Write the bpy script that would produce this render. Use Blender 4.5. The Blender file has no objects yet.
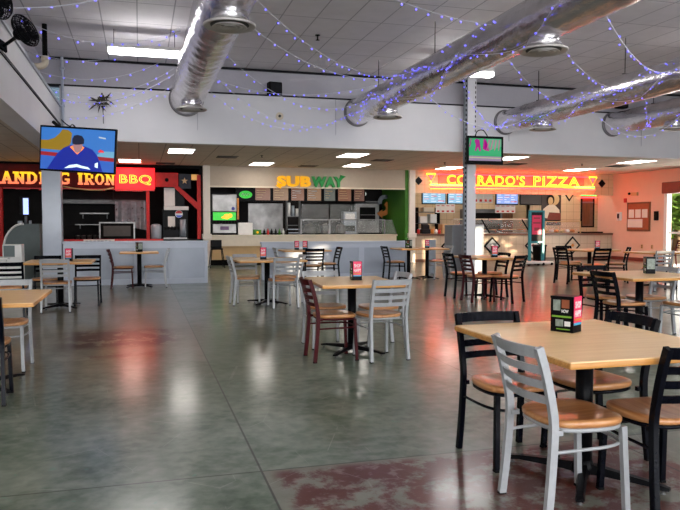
import bpy, bmesh, math, random
from mathutils import Vector, Matrix
random.seed(7)
PI = math.pi
scn = bpy.context.scene
C = scn.collection

# ------------------------------------------------------------------ materials
def mat(name, col, rough=.5, metal=0., emit=None, es=0., noise=0., nscale=8., bump=0., bscale=60., coat=0., alpha=1., trans=0., spec=None, stretch=None):
    m = bpy.data.materials.new(name); m.use_nodes = True
    nt = m.node_tree; b = nt.nodes['Principled BSDF']
    b.inputs['Base Color'].default_value = (*col, 1); b.inputs['Roughness'].default_value = rough
    b.inputs['Metallic'].default_value = metal
    if coat: b.inputs['Coat Weight'].default_value = coat; b.inputs['Coat Roughness'].default_value = .1
    if trans: b.inputs['Transmission Weight'].default_value = trans
    if alpha < 1: b.inputs['Alpha'].default_value = alpha
    if spec is not None: b.inputs['Specular IOR Level'].default_value = spec
    if emit: b.inputs['Emission Color'].default_value = (*emit, 1); b.inputs['Emission Strength'].default_value = es
    tc = nt.nodes.new('ShaderNodeTexCoord'); mp = nt.nodes.new('ShaderNodeMapping')
    nt.links.new(tc.outputs['Object'], mp.inputs[0])
    if stretch: mp.inputs['Scale'].default_value = stretch
    if noise:
        n = nt.nodes.new('ShaderNodeTexNoise'); n.inputs['Scale'].default_value = nscale; n.inputs['Detail'].default_value = 5
        nt.links.new(mp.outputs[0], n.inputs['Vector'])
        r = nt.nodes.new('ShaderNodeMapRange'); r.inputs[1].default_value = .3; r.inputs[2].default_value = .7
        r.inputs[3].default_value = 1 - noise; r.inputs[4].default_value = 1 + noise
        nt.links.new(n.outputs['Fac'], r.inputs[0])
        v = nt.nodes.new('ShaderNodeVectorMath'); v.operation = 'SCALE'; v.inputs[0].default_value = col
        nt.links.new(r.outputs[0], v.inputs['Scale']); nt.links.new(v.outputs[0], b.inputs['Base Color'])
    if bump:
        n2 = nt.nodes.new('ShaderNodeTexNoise'); n2.inputs['Scale'].default_value = bscale; n2.inputs['Detail'].default_value = 3
        nt.links.new(mp.outputs[0], n2.inputs['Vector'])
        bp = nt.nodes.new('ShaderNodeBump'); bp.inputs['Strength'].default_value = bump; bp.inputs['Distance'].default_value = .03
        nt.links.new(n2.outputs['Fac'], bp.inputs['Height']); nt.links.new(bp.outputs[0], b.inputs['Normal'])
    return m

def grid_mat(name, col, line, sx, sy, w, axes='XY', rough=.7, noise=.04, spk=0., bumpy=0.):
    """tiles of sx by sy with thin joint lines of width w"""
    m = mat(name, col, rough, noise=noise, nscale=3.)
    nt = m.node_tree; b = nt.nodes['Principled BSDF']
    src = b.inputs['Base Color'].links[0].from_socket
    g = nt.nodes.new('ShaderNodeNewGeometry'); s = nt.nodes.new('ShaderNodeSeparateXYZ')
    nt.links.new(g.outputs['Position'], s.inputs[0])
    outs = []
    for ax, st in zip(axes, (sx, sy)):
        a = nt.nodes.new('ShaderNodeMath'); a.operation = 'PINGPONG'; a.inputs[1].default_value = st / 2
        nt.links.new(s.outputs[ax], a.inputs[0])
        c = nt.nodes.new('ShaderNodeMath'); c.operation = 'LESS_THAN'; c.inputs[1].default_value = w / 2
        nt.links.new(a.outputs[0], c.inputs[0]); outs.append(c.outputs[0])
    mx = nt.nodes.new('ShaderNodeMath'); mx.operation = 'MAXIMUM'
    nt.links.new(outs[0], mx.inputs[0]); nt.links.new(outs[1], mx.inputs[1])
    mix = nt.nodes.new('ShaderNodeMix'); mix.data_type = 'RGBA'
    nt.links.new(mx.outputs[0], mix.inputs[0]); nt.links.new(src, mix.inputs[6]); mix.inputs[7].default_value = (*line, 1)
    out = mix.outputs[2]
    if spk:
        tc = nt.nodes.new('ShaderNodeTexNoise'); tc.inputs['Scale'].default_value = 45; nt.links.new(g.outputs['Position'], tc.inputs['Vector'])
        r = nt.nodes.new('ShaderNodeMapRange'); r.inputs[1].default_value = .35; r.inputs[2].default_value = .65; r.inputs[3].default_value = 1 - spk; r.inputs[4].default_value = 1 + spk
        nt.links.new(tc.outputs['Fac'], r.inputs[0])
        v = nt.nodes.new('ShaderNodeVectorMath'); v.operation = 'SCALE'; nt.links.new(out, v.inputs[0]); nt.links.new(r.outputs[0], v.inputs['Scale']); out = v.outputs[0]
    nt.links.new(out, b.inputs['Base Color'])
    return m

def wood_mat(name, c1, c2, rough=.3, axis=0, scale=1., coat=.3):
    m = mat(name, c1, rough, coat=coat); nt = m.node_tree; b = nt.nodes['Principled BSDF']
    tc = nt.nodes.new('ShaderNodeTexCoord'); mp = nt.nodes.new('ShaderNodeMapping')
    sc = [22 * scale] * 3; sc[axis] = 1.2 * scale; mp.inputs['Scale'].default_value = sc
    nt.links.new(tc.outputs['Object'], mp.inputs[0])
    n = nt.nodes.new('ShaderNodeTexNoise'); n.inputs['Scale'].default_value = 1.5; n.inputs['Detail'].default_value = 6; n.inputs['Distortion'].default_value = .6
    nt.links.new(mp.outputs[0], n.inputs['Vector'])
    r = nt.nodes.new('ShaderNodeValToRGB'); r.color_ramp.elements[0].position = .3; r.color_ramp.elements[1].position = .7
    r.color_ramp.elements[0].color = (*c2, 1); r.color_ramp.elements[1].color = (*c1, 1)
    nt.links.new(n.outputs['Fac'], r.inputs[0]); nt.links.new(r.outputs[0], b.inputs['Base Color'])
    return m

def s2l(h):
    h = h.lstrip('#'); v = [int(h[i:i+2], 16) / 255 for i in (0, 2, 4)]
    return tuple(x / 12.92 if x <= .04045 else ((x + .055) / 1.055) ** 2.4 for x in v)

M = {}
M['white_wall'] = mat('white_wall', s2l('e0dfe2'), .55, noise=.03, nscale=1.5)
M['grey_upper'] = mat('grey_upper', s2l('b4b2ba'), .6, noise=.04, nscale=2, bump=.1, bscale=20)
M['cream_post'] = mat('cream_post', s2l('e0d8cc'), .5, noise=.03)
M['pink_wall'] = mat('pink_wall', s2l('e6bda6'), .6, noise=.03, nscale=2)
M['beige'] = mat('beige', s2l('b9aa98'), .6, noise=.03)
M['cream_lip'] = mat('cream_lip', s2l('d8cbb4'), .35, noise=.03)
M['tan'] = mat('tan', s2l('c9a877'), .5, noise=.04)
M['half_wall'] = mat('half_wall', s2l('a0a8b6'), .35, noise=.06, nscale=3, coat=.2)
M['half_wall_trim'] = mat('half_wall_trim', s2l('b4bbc8'), .35, noise=.04, nscale=5)
M['black'] = mat('black', (.003, .003, .004), .4, noise=.2, spec=.1)
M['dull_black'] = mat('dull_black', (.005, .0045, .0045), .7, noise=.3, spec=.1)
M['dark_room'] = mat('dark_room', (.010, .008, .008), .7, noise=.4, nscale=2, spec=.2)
M['charcoal'] = mat('charcoal', (.015, .015, .018), .6, noise=.2, spec=.15)
M['chair_black'] = mat('chair_black', (.002, .0025, .005), .26, noise=.15, spec=.09, nscale=30)
M['chair_grey'] = mat('chair_grey', s2l('9c9ea0'), .38, noise=.06, nscale=30, coat=.15)
M['chair_maroon'] = mat('chair_maroon', (.05, .004, .006), .35, noise=.15, spec=.12)
M['seat'] = wood_mat('seat', s2l('cc9560'), s2l('a86c3c'), .34, 1, 1.1, .3)
M['table'] = wood_mat('table', s2l('ecc794'), s2l('deb47e'), .36, 0, .9, .1)
M['table_edge'] = wood_mat('table_edge', s2l('d59a50'), s2l('b07636'), .4, 0, 1.5, .1)
M['steel'] = mat('steel', (.24, .23, .22), .38, 1, noise=.3, nscale=3)
M['steel_dull'] = mat('steel_dull', (.16, .16, .16), .5, .8, noise=.15, nscale=6)
M['duct'] = mat('duct', (.74, .72, .74), .25, 1, noise=.15, nscale=5, bump=.65, bscale=6, stretch=(1, .5, 1))
M['duct_ring'] = mat('duct_ring', (.25, .24, .25), .5, .7, noise=.1)
M['grille'] = mat('grille', s2l('c9c4c0'), .45, .3, noise=.05)
M['grille_dark'] = mat('grille_dark', (.06, .055, .05), .6, noise=.1)
M['grey_metal'] = mat('grey_metal', s2l('7d8289'), .4, .3, noise=.05)
M['grey_metal_light'] = mat('grey_metal_light', s2l('9ba3ad'), .4, .2, noise=.05)
M['kiosk'] = mat('kiosk', s2l('4d5a5a'), .45, noise=.06)
M['barn_red'] = mat('barn_red', (.50, .012, .010), .5, noise=.15, spec=.3)
M['dark_red'] = mat('dark_red', (.09, .003, .003), .6, noise=.25, spec=.2)
M['red'] = mat('red', (.62, .02, .02), .45, noise=.08)
M['green_wall'] = mat('green_wall', s2l('3e7d17'), .5, noise=.06)
M['orange'] = mat('orange', s2l('c8792c'), .5, noise=.08)
M['teal'] = mat('teal', s2l('1f8390'), .4, noise=.06)
M['white'] = mat('white', (.75, .74, .72), .5, noise=.04)
M['paper'] = mat('paper', (.78, .76, .72), .7, noise=.03)
M['cork'] = mat('cork', s2l('a4593a'), .8, noise=.15, nscale=30)
M['glass'] = mat('glass', (.85, .9, .9), .05, alpha=.08, noise=.03)
M['clear'] = mat('clear', (.75, .78, .85), .12, alpha=.35, noise=.2, nscale=9)
M['wood_dark'] = wood_mat('wood_dark', s2l('7c4a25'), s2l('59331a'), .4, 2)
M['counter_brown'] = mat('counter_brown', s2l('6b4a38'), .3, noise=.15, coat=.2)
M['rust_brown'] = mat('rust_brown', s2l('7a3428'), .5, noise=.1)
M['ice_lamp'] = mat('ice_lamp', (1, 1, 1), .4, emit=(1, .97, .96), es=17, noise=.02)
M['ice_troffer'] = mat('ice_troffer', (1, 1, 1), .4, emit=(1, .93, .86), es=9, noise=.02)
M['pink_troffer'] = mat('pink_troffer', (1, .8, .75), .4, emit=(1, .62, .52), es=8, noise=.02)
M['neon_yellow'] = mat('neon_yellow', (1, .8, .1), .4, emit=(1, .62, .03), es=1.7, noise=.02)
M['neon_orange'] = mat('neon_orange', (1, .5, .1), .4, emit=(1, .30, .03), es=3.5, noise=.02)
M['neon_red'] = mat('neon_red', (1, .05, .04), .4, emit=(1, .006, .010), es=18, noise=.02)
M['neon_green'] = mat('neon_green', (.05, 1, .2), .4, emit=(.02, .8, .10), es=3, noise=.02)
M['led'] = mat('led', (.2, .2, 1), .3, emit=(.11, .10, 1.), es=2.2, noise=.02)
M['cord'] = mat('cord', (.72, .72, .78), .5, noise=.05)
M['sub_yellow'] = mat('sub_yellow', (.75, .36, .0), .6, emit=(.9, .42, .0), es=.35, noise=.05)
M['sub_green'] = mat('sub_green', (.0, .13, .025), .6, emit=(.0, .22, .03), es=.25, noise=.05)
M['back_yellow'] = mat('back_yellow', s2l('d9a520'), .5, emit=s2l('e0902a'), es=.15, noise=.05)
M['green_glow'] = mat('green_glow', (.05, .5, .05), .4, emit=(.02, .55, .03), es=.45, noise=.1)
M['foliage'] = mat('foliage', (.17, .34, .07), .7, noise=.4, nscale=4)
M['bark'] = mat('bark', (.12, .08, .05), .8, noise=.3)
M['asphalt'] = mat('asphalt', (.25, .25, .24), .9, noise=.1)

def scr(name, col, es=1.): 
    if name not in M: M[name] = mat(name, tuple(c * .3 for c in col), .3, emit=col, es=es, noise=.02)
    return M[name]

# two-tone letters: yellow above, orange below, the paint of the letters themselves
def letter_paint():
    m = mat('letter_paint', s2l('e8b020'), .5); nt = m.node_tree; b = nt.nodes['Principled BSDF']
    tc = nt.nodes.new('ShaderNodeTexCoord'); s = nt.nodes.new('ShaderNodeSeparateXYZ'); nt.links.new(tc.outputs['Object'], s.inputs[0])
    mr = nt.nodes.new('ShaderNodeMapRange'); mr.inputs[1].default_value = 2.5; mr.inputs[2].default_value = 2.9; nt.links.new(s.outputs['Z'], mr.inputs[0])
    r = nt.nodes.new('ShaderNodeValToRGB'); e = r.color_ramp.elements
    e[0].position = .25; e[0].color = (*s2l('ee7a55'), 1); e[1].position = .75; e[1].color = (*s2l('f0c01c'), 1)
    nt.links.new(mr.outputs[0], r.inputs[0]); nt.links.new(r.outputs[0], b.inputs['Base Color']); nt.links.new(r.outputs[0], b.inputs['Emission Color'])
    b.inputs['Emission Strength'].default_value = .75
    return m
M['letter_paint'] = letter_paint()

def floor_mat():
    m = mat('polished_concrete', (.1, .11, .09), .14); nt = m.node_tree; N = nt.nodes; L = nt.links; b = N['Principled BSDF']
    g = N.new('ShaderNodeNewGeometry'); pos = g.outputs['Position']; sp = N.new('ShaderNodeSeparateXYZ'); L.new(pos, sp.inputs[0])
    def noise(scale, detail=6, dist=0., stretch=None, ro=.5):
        n = N.new('ShaderNodeTexNoise'); n.inputs['Roughness'].default_value = ro; n.inputs['Scale'].default_value = scale; n.inputs['Detail'].default_value = detail; n.inputs['Distortion'].default_value = dist
        if stretch:
            mp = N.new('ShaderNodeMapping'); mp.inputs['Scale'].default_value = stretch; L.new(pos, mp.inputs[0]); L.new(mp.outputs[0], n.inputs['Vector'])
        else: L.new(pos, n.inputs['Vector'])
        return n.outputs['Fac']
    def math_(op, a, bb=None, clamp=False):
        n = N.new('ShaderNodeMath'); n.operation = op; n.use_clamp = clamp
        for i, v in enumerate((a, bb)):
            if v is None: continue
            if isinstance(v, (int, float)): n.inputs[i].default_value = v
            else: L.new(v, n.inputs[i])
        return n.outputs[0]
    def rng(v, a, c, x=0., y=1.):
        n = N.new('ShaderNodeMapRange'); L.new(v, n.inputs[0]); n.inputs[1].default_value = a; n.inputs[2].default_value = c; n.inputs[3].default_value = x; n.inputs[4].default_value = y
        return n.outputs[0]
    def mix(f, a, bb):
        n = N.new('ShaderNodeMix'); n.data_type = 'RGBA'
        if isinstance(f, (int, float)): n.inputs[0].default_value = f
        else: L.new(f, n.inputs[0])
        for i, v in ((6, a), (7, bb)):
            if isinstance(v, tuple): n.inputs[i].default_value = (*v, 1)
            else: L.new(v, n.inputs[i])
        return n.outputs[2]
    X, Y = sp.outputs['X'], sp.outputs['Y']
    nA = noise(.55, 8, .8); nB = noise(1.7, 10, .5, None, .62); nC = noise(11, 7, .2)
    base = mix(rng(nA, .35, .65), s2l('5c695b'), s2l('777e72'))
    base = mix(rng(nB, .40, .64, 0, .9), base, s2l('384a39'))
    base = mix(rng(nC, .38, .72, 0, .30), base, s2l('a5a79c'))
    # left slab column browner
    left = math_('MULTIPLY', math_('LESS_THAN', X, .63), rng(Y, 6, 8))
    base = mix(math_('MULTIPLY', left, .45), base, s2l('80705f'))
    # greener patch beyond the cross joint
    gp = math_('MULTIPLY', math_('GREATER_THAN', X, .63), math_('MULTIPLY', rng(Y, 9.2, 9.0), rng(Y, 5.5, 7.5)))
    gp = math_('MULTIPLY', gp, math_('LESS_THAN', X, 2.85))
    base = mix(math_('MULTIPLY', gp, .4), base, s2l('4e6048'))
    # paint stains, red brown
    def stain(x0, x1, y0, y1, soft, amt, thr):
        e = math_('MULTIPLY', math_('MULTIPLY', rng(X, x0, x0 + soft), rng(X, x1, x1 - soft)), math_('MULTIPLY', rng(Y, y0, y0 + soft), rng(Y, y1, y1 - soft)))
        n = rng(noise(3.0, 12, .2, None, .74), thr - .03, thr + .04)
        return math_('MULTIPLY', math_('MULTIPLY', e, n), amt)
    f1 = stain(.66, 3.0, 1.2, 3.78, .08, .85, .475)
    base = mix(f1, base, mix(rng(nC, .35, .65), s2l('54281f'), s2l('6b3c44')))
    f2 = stain(-1.0, .62, 7.9, 9.5, .3, .95, .465)
    base = mix(f2, base, s2l('3c1710'))
    f3 = stain(-.7, .3, 7.3, 7.8, .2, .8, .50)
    base = mix(f3, base, s2l('4c2a1e'))
    sl2 = math_('MULTIPLY', math_('LESS_THAN', Y, 3.78), math_('GREATER_THAN', X, .63))
    base = mix(math_('MULTIPLY', sl2, .5), base, mix(rng(nB, .35, .6), s2l('6d5c54'), s2l('8d8a80')))
    base = mix(math_('MULTIPLY', f1, rng(nC, .66, .56)), base, mix(rng(nB, .35, .65), s2l('4a1a10'), s2l('5e2a24')))
    far = math_('MULTIPLY', rng(X, 3.5, 5.5), rng(Y, 6, 9))
    base = mix(math_('MULTIPLY', far, .45), base, s2l('8d7564'))
    # turquoise specks and pale scratches
    tq = math_('MULTIPLY', rng(noise(4.5, 5, 2.), .66, .74), .35)
    base = mix(tq, base, s2l('3f8a72'))
    sc = N.new('ShaderNodeTexVoronoi'); sc.feature = 'DISTANCE_TO_EDGE'; sc.inputs['Scale'].default_value = 2.2
    mp = N.new('ShaderNodeMapping'); mp.inputs['Scale'].default_value = (1, .5, 1); mp.inputs['Rotation'].default_value = (0, 0, .7); nz = N.new('ShaderNodeTexNoise'); nz.inputs['Scale'].default_value = 1.2; L.new(pos, mp.inputs[0]); L.new(mp.outputs[0], sc.inputs['Vector'])
    scf = math_('MULTIPLY', math_('LESS_THAN', sc.outputs['Distance'], .004), rng(noise(3.1, 2), .52, .60))
    base = mix(math_('MULTIPLY', scf, .18), base, s2l('b5b5ae'))
    # saw-cut joints
    def joint(v, at, w): return rng(math_('ABSOLUTE', math_('SUBTRACT', v, at)), w * 1.6, w * .8)
    j = None
    for v, at in ((X, .63), (X, 2.85), (X, 7.3), (X, -3.8), (Y, 3.78), (Y, 9.25), (Y, 15.0)):
        k = joint(v, at, .005)
        j = k if j is None else math_('MAXIMUM', j, k)
    base = mix(math_('MULTIPLY', j, .75), base, s2l('2c2824'))
    L.new(base, b.inputs['Base Color'])
    L.new(rng(nA, .3, .7, .13, .19), b.inputs['Roughness'])
    b.inputs['Specular IOR Level'].default_value = .5
    b2 = N.new('ShaderNodeBsdfPrincipled'); L.new(base, b2.inputs['Base Color']); b2.inputs['Roughness'].default_value = .30; b2.inputs['Specular IOR Level'].default_value = .42
    ms = N.new('ShaderNodeMixShader'); ms.inputs[0].default_value = .42; L.new(b.outputs[0], ms.inputs[1]); L.new(b2.outputs[0], ms.inputs[2]); L.new(ms.outputs[0], N['Material Output'].inputs[0])
    return m
M['floor'] = floor_mat()
M['hall_ceiling'] = grid_mat('hall_ceiling', s2l('ebe8ec'), s2l('b5b2b8'), .61, 1.22, .022)
M['low_ceiling'] = grid_mat('low_ceiling', s2l('d2c8bb'), s2l('988d80'), .61, 1.22, .022, spk=.05)
M['pizza_tile'] = grid_mat('pizza_tile', s2l('d2b58f'), s2l('a58a66'), .3, .3, .012, 'XZ', .35)
M['pizza_front'] = grid_mat('pizza_front', s2l('c9b49c'), s2l('9d8a76'), .3, .3, .010, 'XZ', .3)

# ------------------------------------------------------------------ mesh helper
class MB:
    def __init__(s): s.v = []; s.f = []; s.sm = []
    def add(s, vs, fs, smooth=False):
        o = len(s.v); s.v += [tuple(v) for v in vs]; s.f += [tuple(i + o for i in f) for f in fs]; s.sm += [smooth] * len(fs); return s
    def box(s, x0, x1, y0, y1, z0, z1, T=None):
        vs = [(x, y, z) for z in (z0, z1) for y in (y0, y1) for x in (x0, x1)]
        if T: vs = [T @ Vector(v) for v in vs]
        return s.add(vs, [(0, 2, 3, 1), (4, 5, 7, 6), (0, 1, 5, 4), (2, 6, 7, 3), (0, 4, 6, 2), (1, 3, 7, 5)])
    def bbox(s, x0, x1, y0, y1, z0, z1, r=.004, T=None):      # box with chamfered edges
        bm = bmesh.new(); bmesh.ops.create_cube(bm, size=1)
        for v in bm.verts: v.co = Vector(((x0 + x1) / 2 + v.co.x * (x1 - x0), (y0 + y1) / 2 + v.co.y * (y1 - y0), (z0 + z1) / 2 + v.co.z * (z1 - z0)))
        bmesh.ops.bevel(bm, geom=bm.edges[:], offset=r, segments=2, affect='EDGES', profile=.6)
        bm.verts.index_update(); vs = [v.co.copy() for v in bm.verts]
        if T: vs = [T @ v for v in vs]
        s.add(vs, [[v.index for v in f.verts] for f in bm.faces]); bm.free(); return s
    def ring_loft(s, rings, closed=False, cap=True, smooth=True):
        n = len(rings[0]); vs = [p for r in rings for p in r]; fs = []
        m = len(rings)
        for i in range(m if closed else m - 1):
            for j in range(n):
                a = i * n + j; b = i * n + (j + 1) % n; c = ((i + 1) % m) * n + (j + 1) % n; d = ((i + 1) % m) * n + j
                fs.append((a, b, c, d))
        if cap and not closed:
            fs.append(tuple(range(n))[::-1]); fs.append(tuple(range((m - 1) * n, m * n)))
        o = len(s.f); s.add(vs, fs, smooth)
        if cap and not closed: s.sm[-1] = s.sm[-2] = False
        return s
    def tube(s, pts, r, n=8, closed=False, smooth=True, ratio=1., up=None):
        pts = [Vector(p) for p in pts]; rings = []; prev = None; m = len(pts)
        for i, p in enumerate(pts):
            if closed: t = pts[(i + 1) % m] - pts[i - 1]
            else: t = pts[min(i + 1, m - 1)] - pts[max(i - 1, 0)]
            t.normalize()
            ref = Vector(up) if up else (prev if prev else (Vector((0, 0, 1)) if abs(t.z) < .9 else Vector((0, 1, 0))))
            a = (ref - t * ref.dot(t)).normalized(); b = t.cross(a); prev = a
            rr = r[i] if isinstance(r, (list, tuple)) else r
            off = PI / 4 if n == 4 else 0
            k = 1.414 if n == 4 else 1
            rings.append([p + a * math.cos(2 * PI * j / n + off) * rr * k * ratio + b * math.sin(2 * PI * j / n + off) * rr * k for j in range(n)])
        return s.ring_loft(rings, closed, True, smooth and n > 4)
    def cyl(s, p0, p1, r0, r1=None, n=24): 
        return s.tube([p0, p1], [r0, r0 if r1 is None else r1], n)
    def lathe(s, prof, c=(0, 0, 0), n=32, smooth=True):
        rings = [[(c[0] + r * math.cos(2 * PI * j / n), c[1] + r * math.sin(2 * PI * j / n), c[2] + z) for j in range(n)] for r, z in prof]
        return s.ring_loft(rings, False, True, smooth)
    def prism(s, poly, t0, t1, plane='XZ', T=None):      # polygon in a plane, extruded along the third axis
        n = len(poly); vs = []
        for t in (t0, t1):
            for a, b in poly:
                p = {'XZ': (a, t, b), 'YZ': (t, a, b), 'XY': (a, b, t)}[plane]
                vs.append(T @ Vector(p) if T else p)
        fs = [tuple(range(n)), tuple(range(2 * n - 1, n - 1, -1))] + [(i, i + n, (i + 1) % n + n, (i + 1) % n) for i in range(n)]
        return s.add(vs, fs)
    def ball(s, c, r, n=8, m=6, sc=(1, 1, 1)):
        rings = [[(c[0] + sc[0] * r * math.sin(PI * i / m) * math.cos(2 * PI * j / n), c[1] + sc[1] * r * math.sin(PI * i / m) * math.sin(2 * PI * j / n), c[2] - sc[2] * r * math.cos(PI * i / m)) for j in range(n)] for i in range(1, m)]
        return s.ring_loft(rings)
    def mesh(s, name):
        me = bpy.data.meshes.new(name); me.from_pydata(s.v, [], s.f)
        me.polygons.foreach_set('use_smooth', s.sm)
        bm = bmesh.new(); bm.from_mesh(me); bmesh.ops.recalc_face_normals(bm, faces=bm.faces); bm.to_mesh(me); bm.free()
        return me

def obj(name, mb, m, parent=None, loc=None, bevel=0.):
    me = mb.mesh(name) if isinstance(mb, MB) else mb
    me.materials.clear(); me.materials.append(M[m] if isinstance(m, str) else m)
    o = bpy.data.objects.new(name, me); C.objects.link(o)
    if parent: o.parent = parent
    if loc is not None: o.location = loc
    if bevel:
        b = o.modifiers.new('bevel', 'BEVEL'); b.width = bevel; b.segments = 2; b.limit_method = 'ANGLE'
    return o
def tag(o, label, cat, group=None):
    o['label'] = label; o['category'] = cat
    if group: o['group'] = group
    return o
def thing(name, label, cat, loc=(0, 0, 0), rz=0., group=None):
    o = bpy.data.objects.new(name, None); C.objects.link(o); o.location = loc; o.rotation_euler = (0, 0, rz); o.empty_display_size = .1
    return tag(o, label, cat, group)
def struct(name, mb, m, bevel=0.):
    o = obj(name, mb, m, bevel=bevel); o['kind'] = 'structure'; return o
def dup(root, loc, rz, label, group=None):
    r = root.copy(); C.objects.link(r); r.location = loc; r.rotation_euler = (0, 0, rz); r['label'] = label
    if group: r['group'] = group
    for ch in list(root.children):
        c = ch.copy(); C.objects.link(c); c.parent = r
        for g in ch.children:
            d = g.copy(); C.objects.link(d); d.parent = c
    return r
def Bx(x0, x1, y0, y1, z0, z1): return MB().box(x0, x1, y0, y1, z0, z1)

def text_mesh(body, w, h, cx, cz, y, extrude=.02, bold=0., tube=0., T=None, mat4=None, spacing=1.):
    """upright lettering in the XZ plane facing -Y, fitted to w by h, front near y"""
    cu = bpy.data.curves.new('lettering', 'FONT'); cu.body = body; cu.size = 1; cu.offset = bold; cu.space_character = spacing
    if tube: cu.fill_mode = 'NONE'; cu.bevel_depth = tube; cu.bevel_resolution = 1; cu.resolution_u = 4
    else: cu.extrude = .05; cu.resolution_u = 4
    t = bpy.data.objects.new('lettering', cu); C.objects.link(t)
    dg = bpy.context.evaluated_depsgraph_get(); me = bpy.data.meshes.new_from_object(t.evaluated_get(dg))
    bpy.data.objects.remove(t); bpy.data.curves.remove(cu)
    xs = [v.co.x for v in me.vertices]; ys = [v.co.y for v in me.vertices]
    sx = w / (max(xs) - min(xs)); sy = h / (max(ys) - min(ys)); mx = (max(xs) + min(xs)) / 2; my = (max(ys) + min(ys)) / 2
    sz = extrude / .1 if not tube else (sx + sy) / 2
    for v in me.vertices:
        p = Vector((cx + (v.co.x - mx) * sx, y - v.co.z * sz, cz + (v.co.y - my) * sy))
        v.co = T @ p if T else p
    return me

# ------------------------------------------------------------------ the setting
YB = 16.5      # hall back header line
YS = 22.8      # shop fronts
struct('floor', Bx(-7, 17.4, -8, 26.2, -.1, 0), 'floor')
struct('ceiling', Bx(-2.05, 17.4, -8, 16.75, 5.0, 5.1), 'hall_ceiling')
struct('ceiling_low_back', Bx(-2.02, 17.4, 16.75, YS + .1, 3.2, 3.3), 'low_ceiling')
struct('ceiling_low_left', Bx(-7, -2.02, -8, YS + .1, 3.2, 3.3), 'low_ceiling')
struct('wall_left', Bx(-7.2, -7, -8, 26.2, 0, 3.3), 'white_wall')
# back header in two steps, the long joint is a reveal
struct('wall_header_back', MB().box(-1.65, 17.4, 16.5, 16.75, 3.2, 4.36), 'white_wall')
struct('wall_header_back_upper', Bx(-2.05, 17.4, 16.62, 16.75, 4.36, 5.0), 'grey_upper')
struct('trim_1', MB().box(-1.62, 17.4, 16.47, 16.5, 3.19, 3.50), 'white_wall')
struct('trim_2', MB().box(-2.03, 17.4, 16.46, 16.62, 4.36, 4.39), 'charcoal')
struct('trim_3', MB().box(-2.03, 17.4, 16.58, 16.62, 4.95, 5.0), 'charcoal')
for i, x in enumerate((1.3, 4.6, 9.3, 13.4)):
    struct('trim_%d' % (10 + i), MB().box(x, x + .012, 16.492, 16.5, 3.5, 4.36), 'grey_upper')
# left header
struct('wall_header_left', Bx(-2.0, -1.65, -8, 16.5, 2.93, 3.93), 'white_wall')
struct('wall_header_left_upper', Bx(-2.15, -2.05, -8, 16.75, 3.93, 5.0), 'grey_upper')
struct('wall_header_left_ledge', Bx(-2.1, -1.66, -8, 16.5, 3.93, 3.96), 'grey_upper')
struct('trim_4', Bx(-1.652, -1.63, -8, 16.5, 3.49, 3.53), 'charcoal')
struct('trim_5', Bx(-1.652, -1.62, -8, 16.5, 3.90, 3.96), 'half_wall')
# right wall with the glass door, then slits added for the sun
RX = 17.3
mb = MB().box(RX, RX + .2, 19.95, 26.2, 0, 3.3)
struct('wall_right', mb, 'pink_wall')
wl = MB().box(RX, RX + .2, 18.0, 19.95, 2.45, 3.3)
struct('wall_right_over_door', wl, 'pink_wall')
struct('trim_6', Bx(RX - .02, RX, 20.0, YS, .86, .90), 'pink_wall')
struct('baseboard_right', Bx(RX - .025, RX, 20.0, YS, 0, .12), 'rust_brown')
# door opening, and unseen slits added to throw sun patches inside
sol = MB()
openings = [(18.0, 19.9, 0, 2.4), (16.50, 16.98, 1.0, 1.8), (16.05, 16.42, 1.0, 1.8), (9.73, 10.12, 1.1, 2.4), (5.50, 5.88, 1.73, 2.5), (5.95, 6.34, 1.73, 2.5)]
ys = -8.
for a, b, z0, z1 in sorted(openings):
    sol.box(RX, RX + .2, ys, a, 0, 5.1)
    if z0 > 0: sol.box(RX, RX + .2, a, b, 0, z0)
    sol.box(RX, RX + .2, a, b, z1, 5.1 if a < 17 else 2.46)
    ys = b
sol.box(RX + .02, RX + .18, 17.0, 18.0, 2.4, 3.3)
struct('wall_right_front', sol, 'white_wall')
fr = MB()
for a, b, z0, z1 in openings:
    for y in (a, b - .02): fr.box(RX + .05, RX + .12, y, y + .02, z0, z1)
    fr.box(RX + .05, RX + .12, a, b, z1 - .03, z1)
fr.box(RX + .05, RX + .12, 18.0, 19.9, 1.0, 1.07); fr.box(RX + .05, RX + .12, 18.9, 18.97, 0, 2.4)
struct('door_and_slit_frames', fr, 'white')
struct('trim_7', MB().box(RX - .08, RX, 19.85, 20.0, 0, 2.5).box(RX - .08, RX, 17.9, 18.0, 0, 2.5), 'white')
# solid wall behind the camera, window frames added around the fill lamps
bw = MB().box(-7, 17.5, -8.4, -8.2, 0, 5.1)
for a, b in ((-5.5, -.5), (1.0, 6.0), (7.5, 12.5)): bw.box(a - .1, a, -8.2, -8.1, .7, 3.1).box(b, b + .1, -8.2, -8.1, .7, 3.1).box(a - .1, b + .1, -8.2, -8.1, 3.0, 3.1).box(a - .1, b + .1, -8.2, -8.1, .7, .8)
struct('wall_front', bw, 'white_wall')
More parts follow.
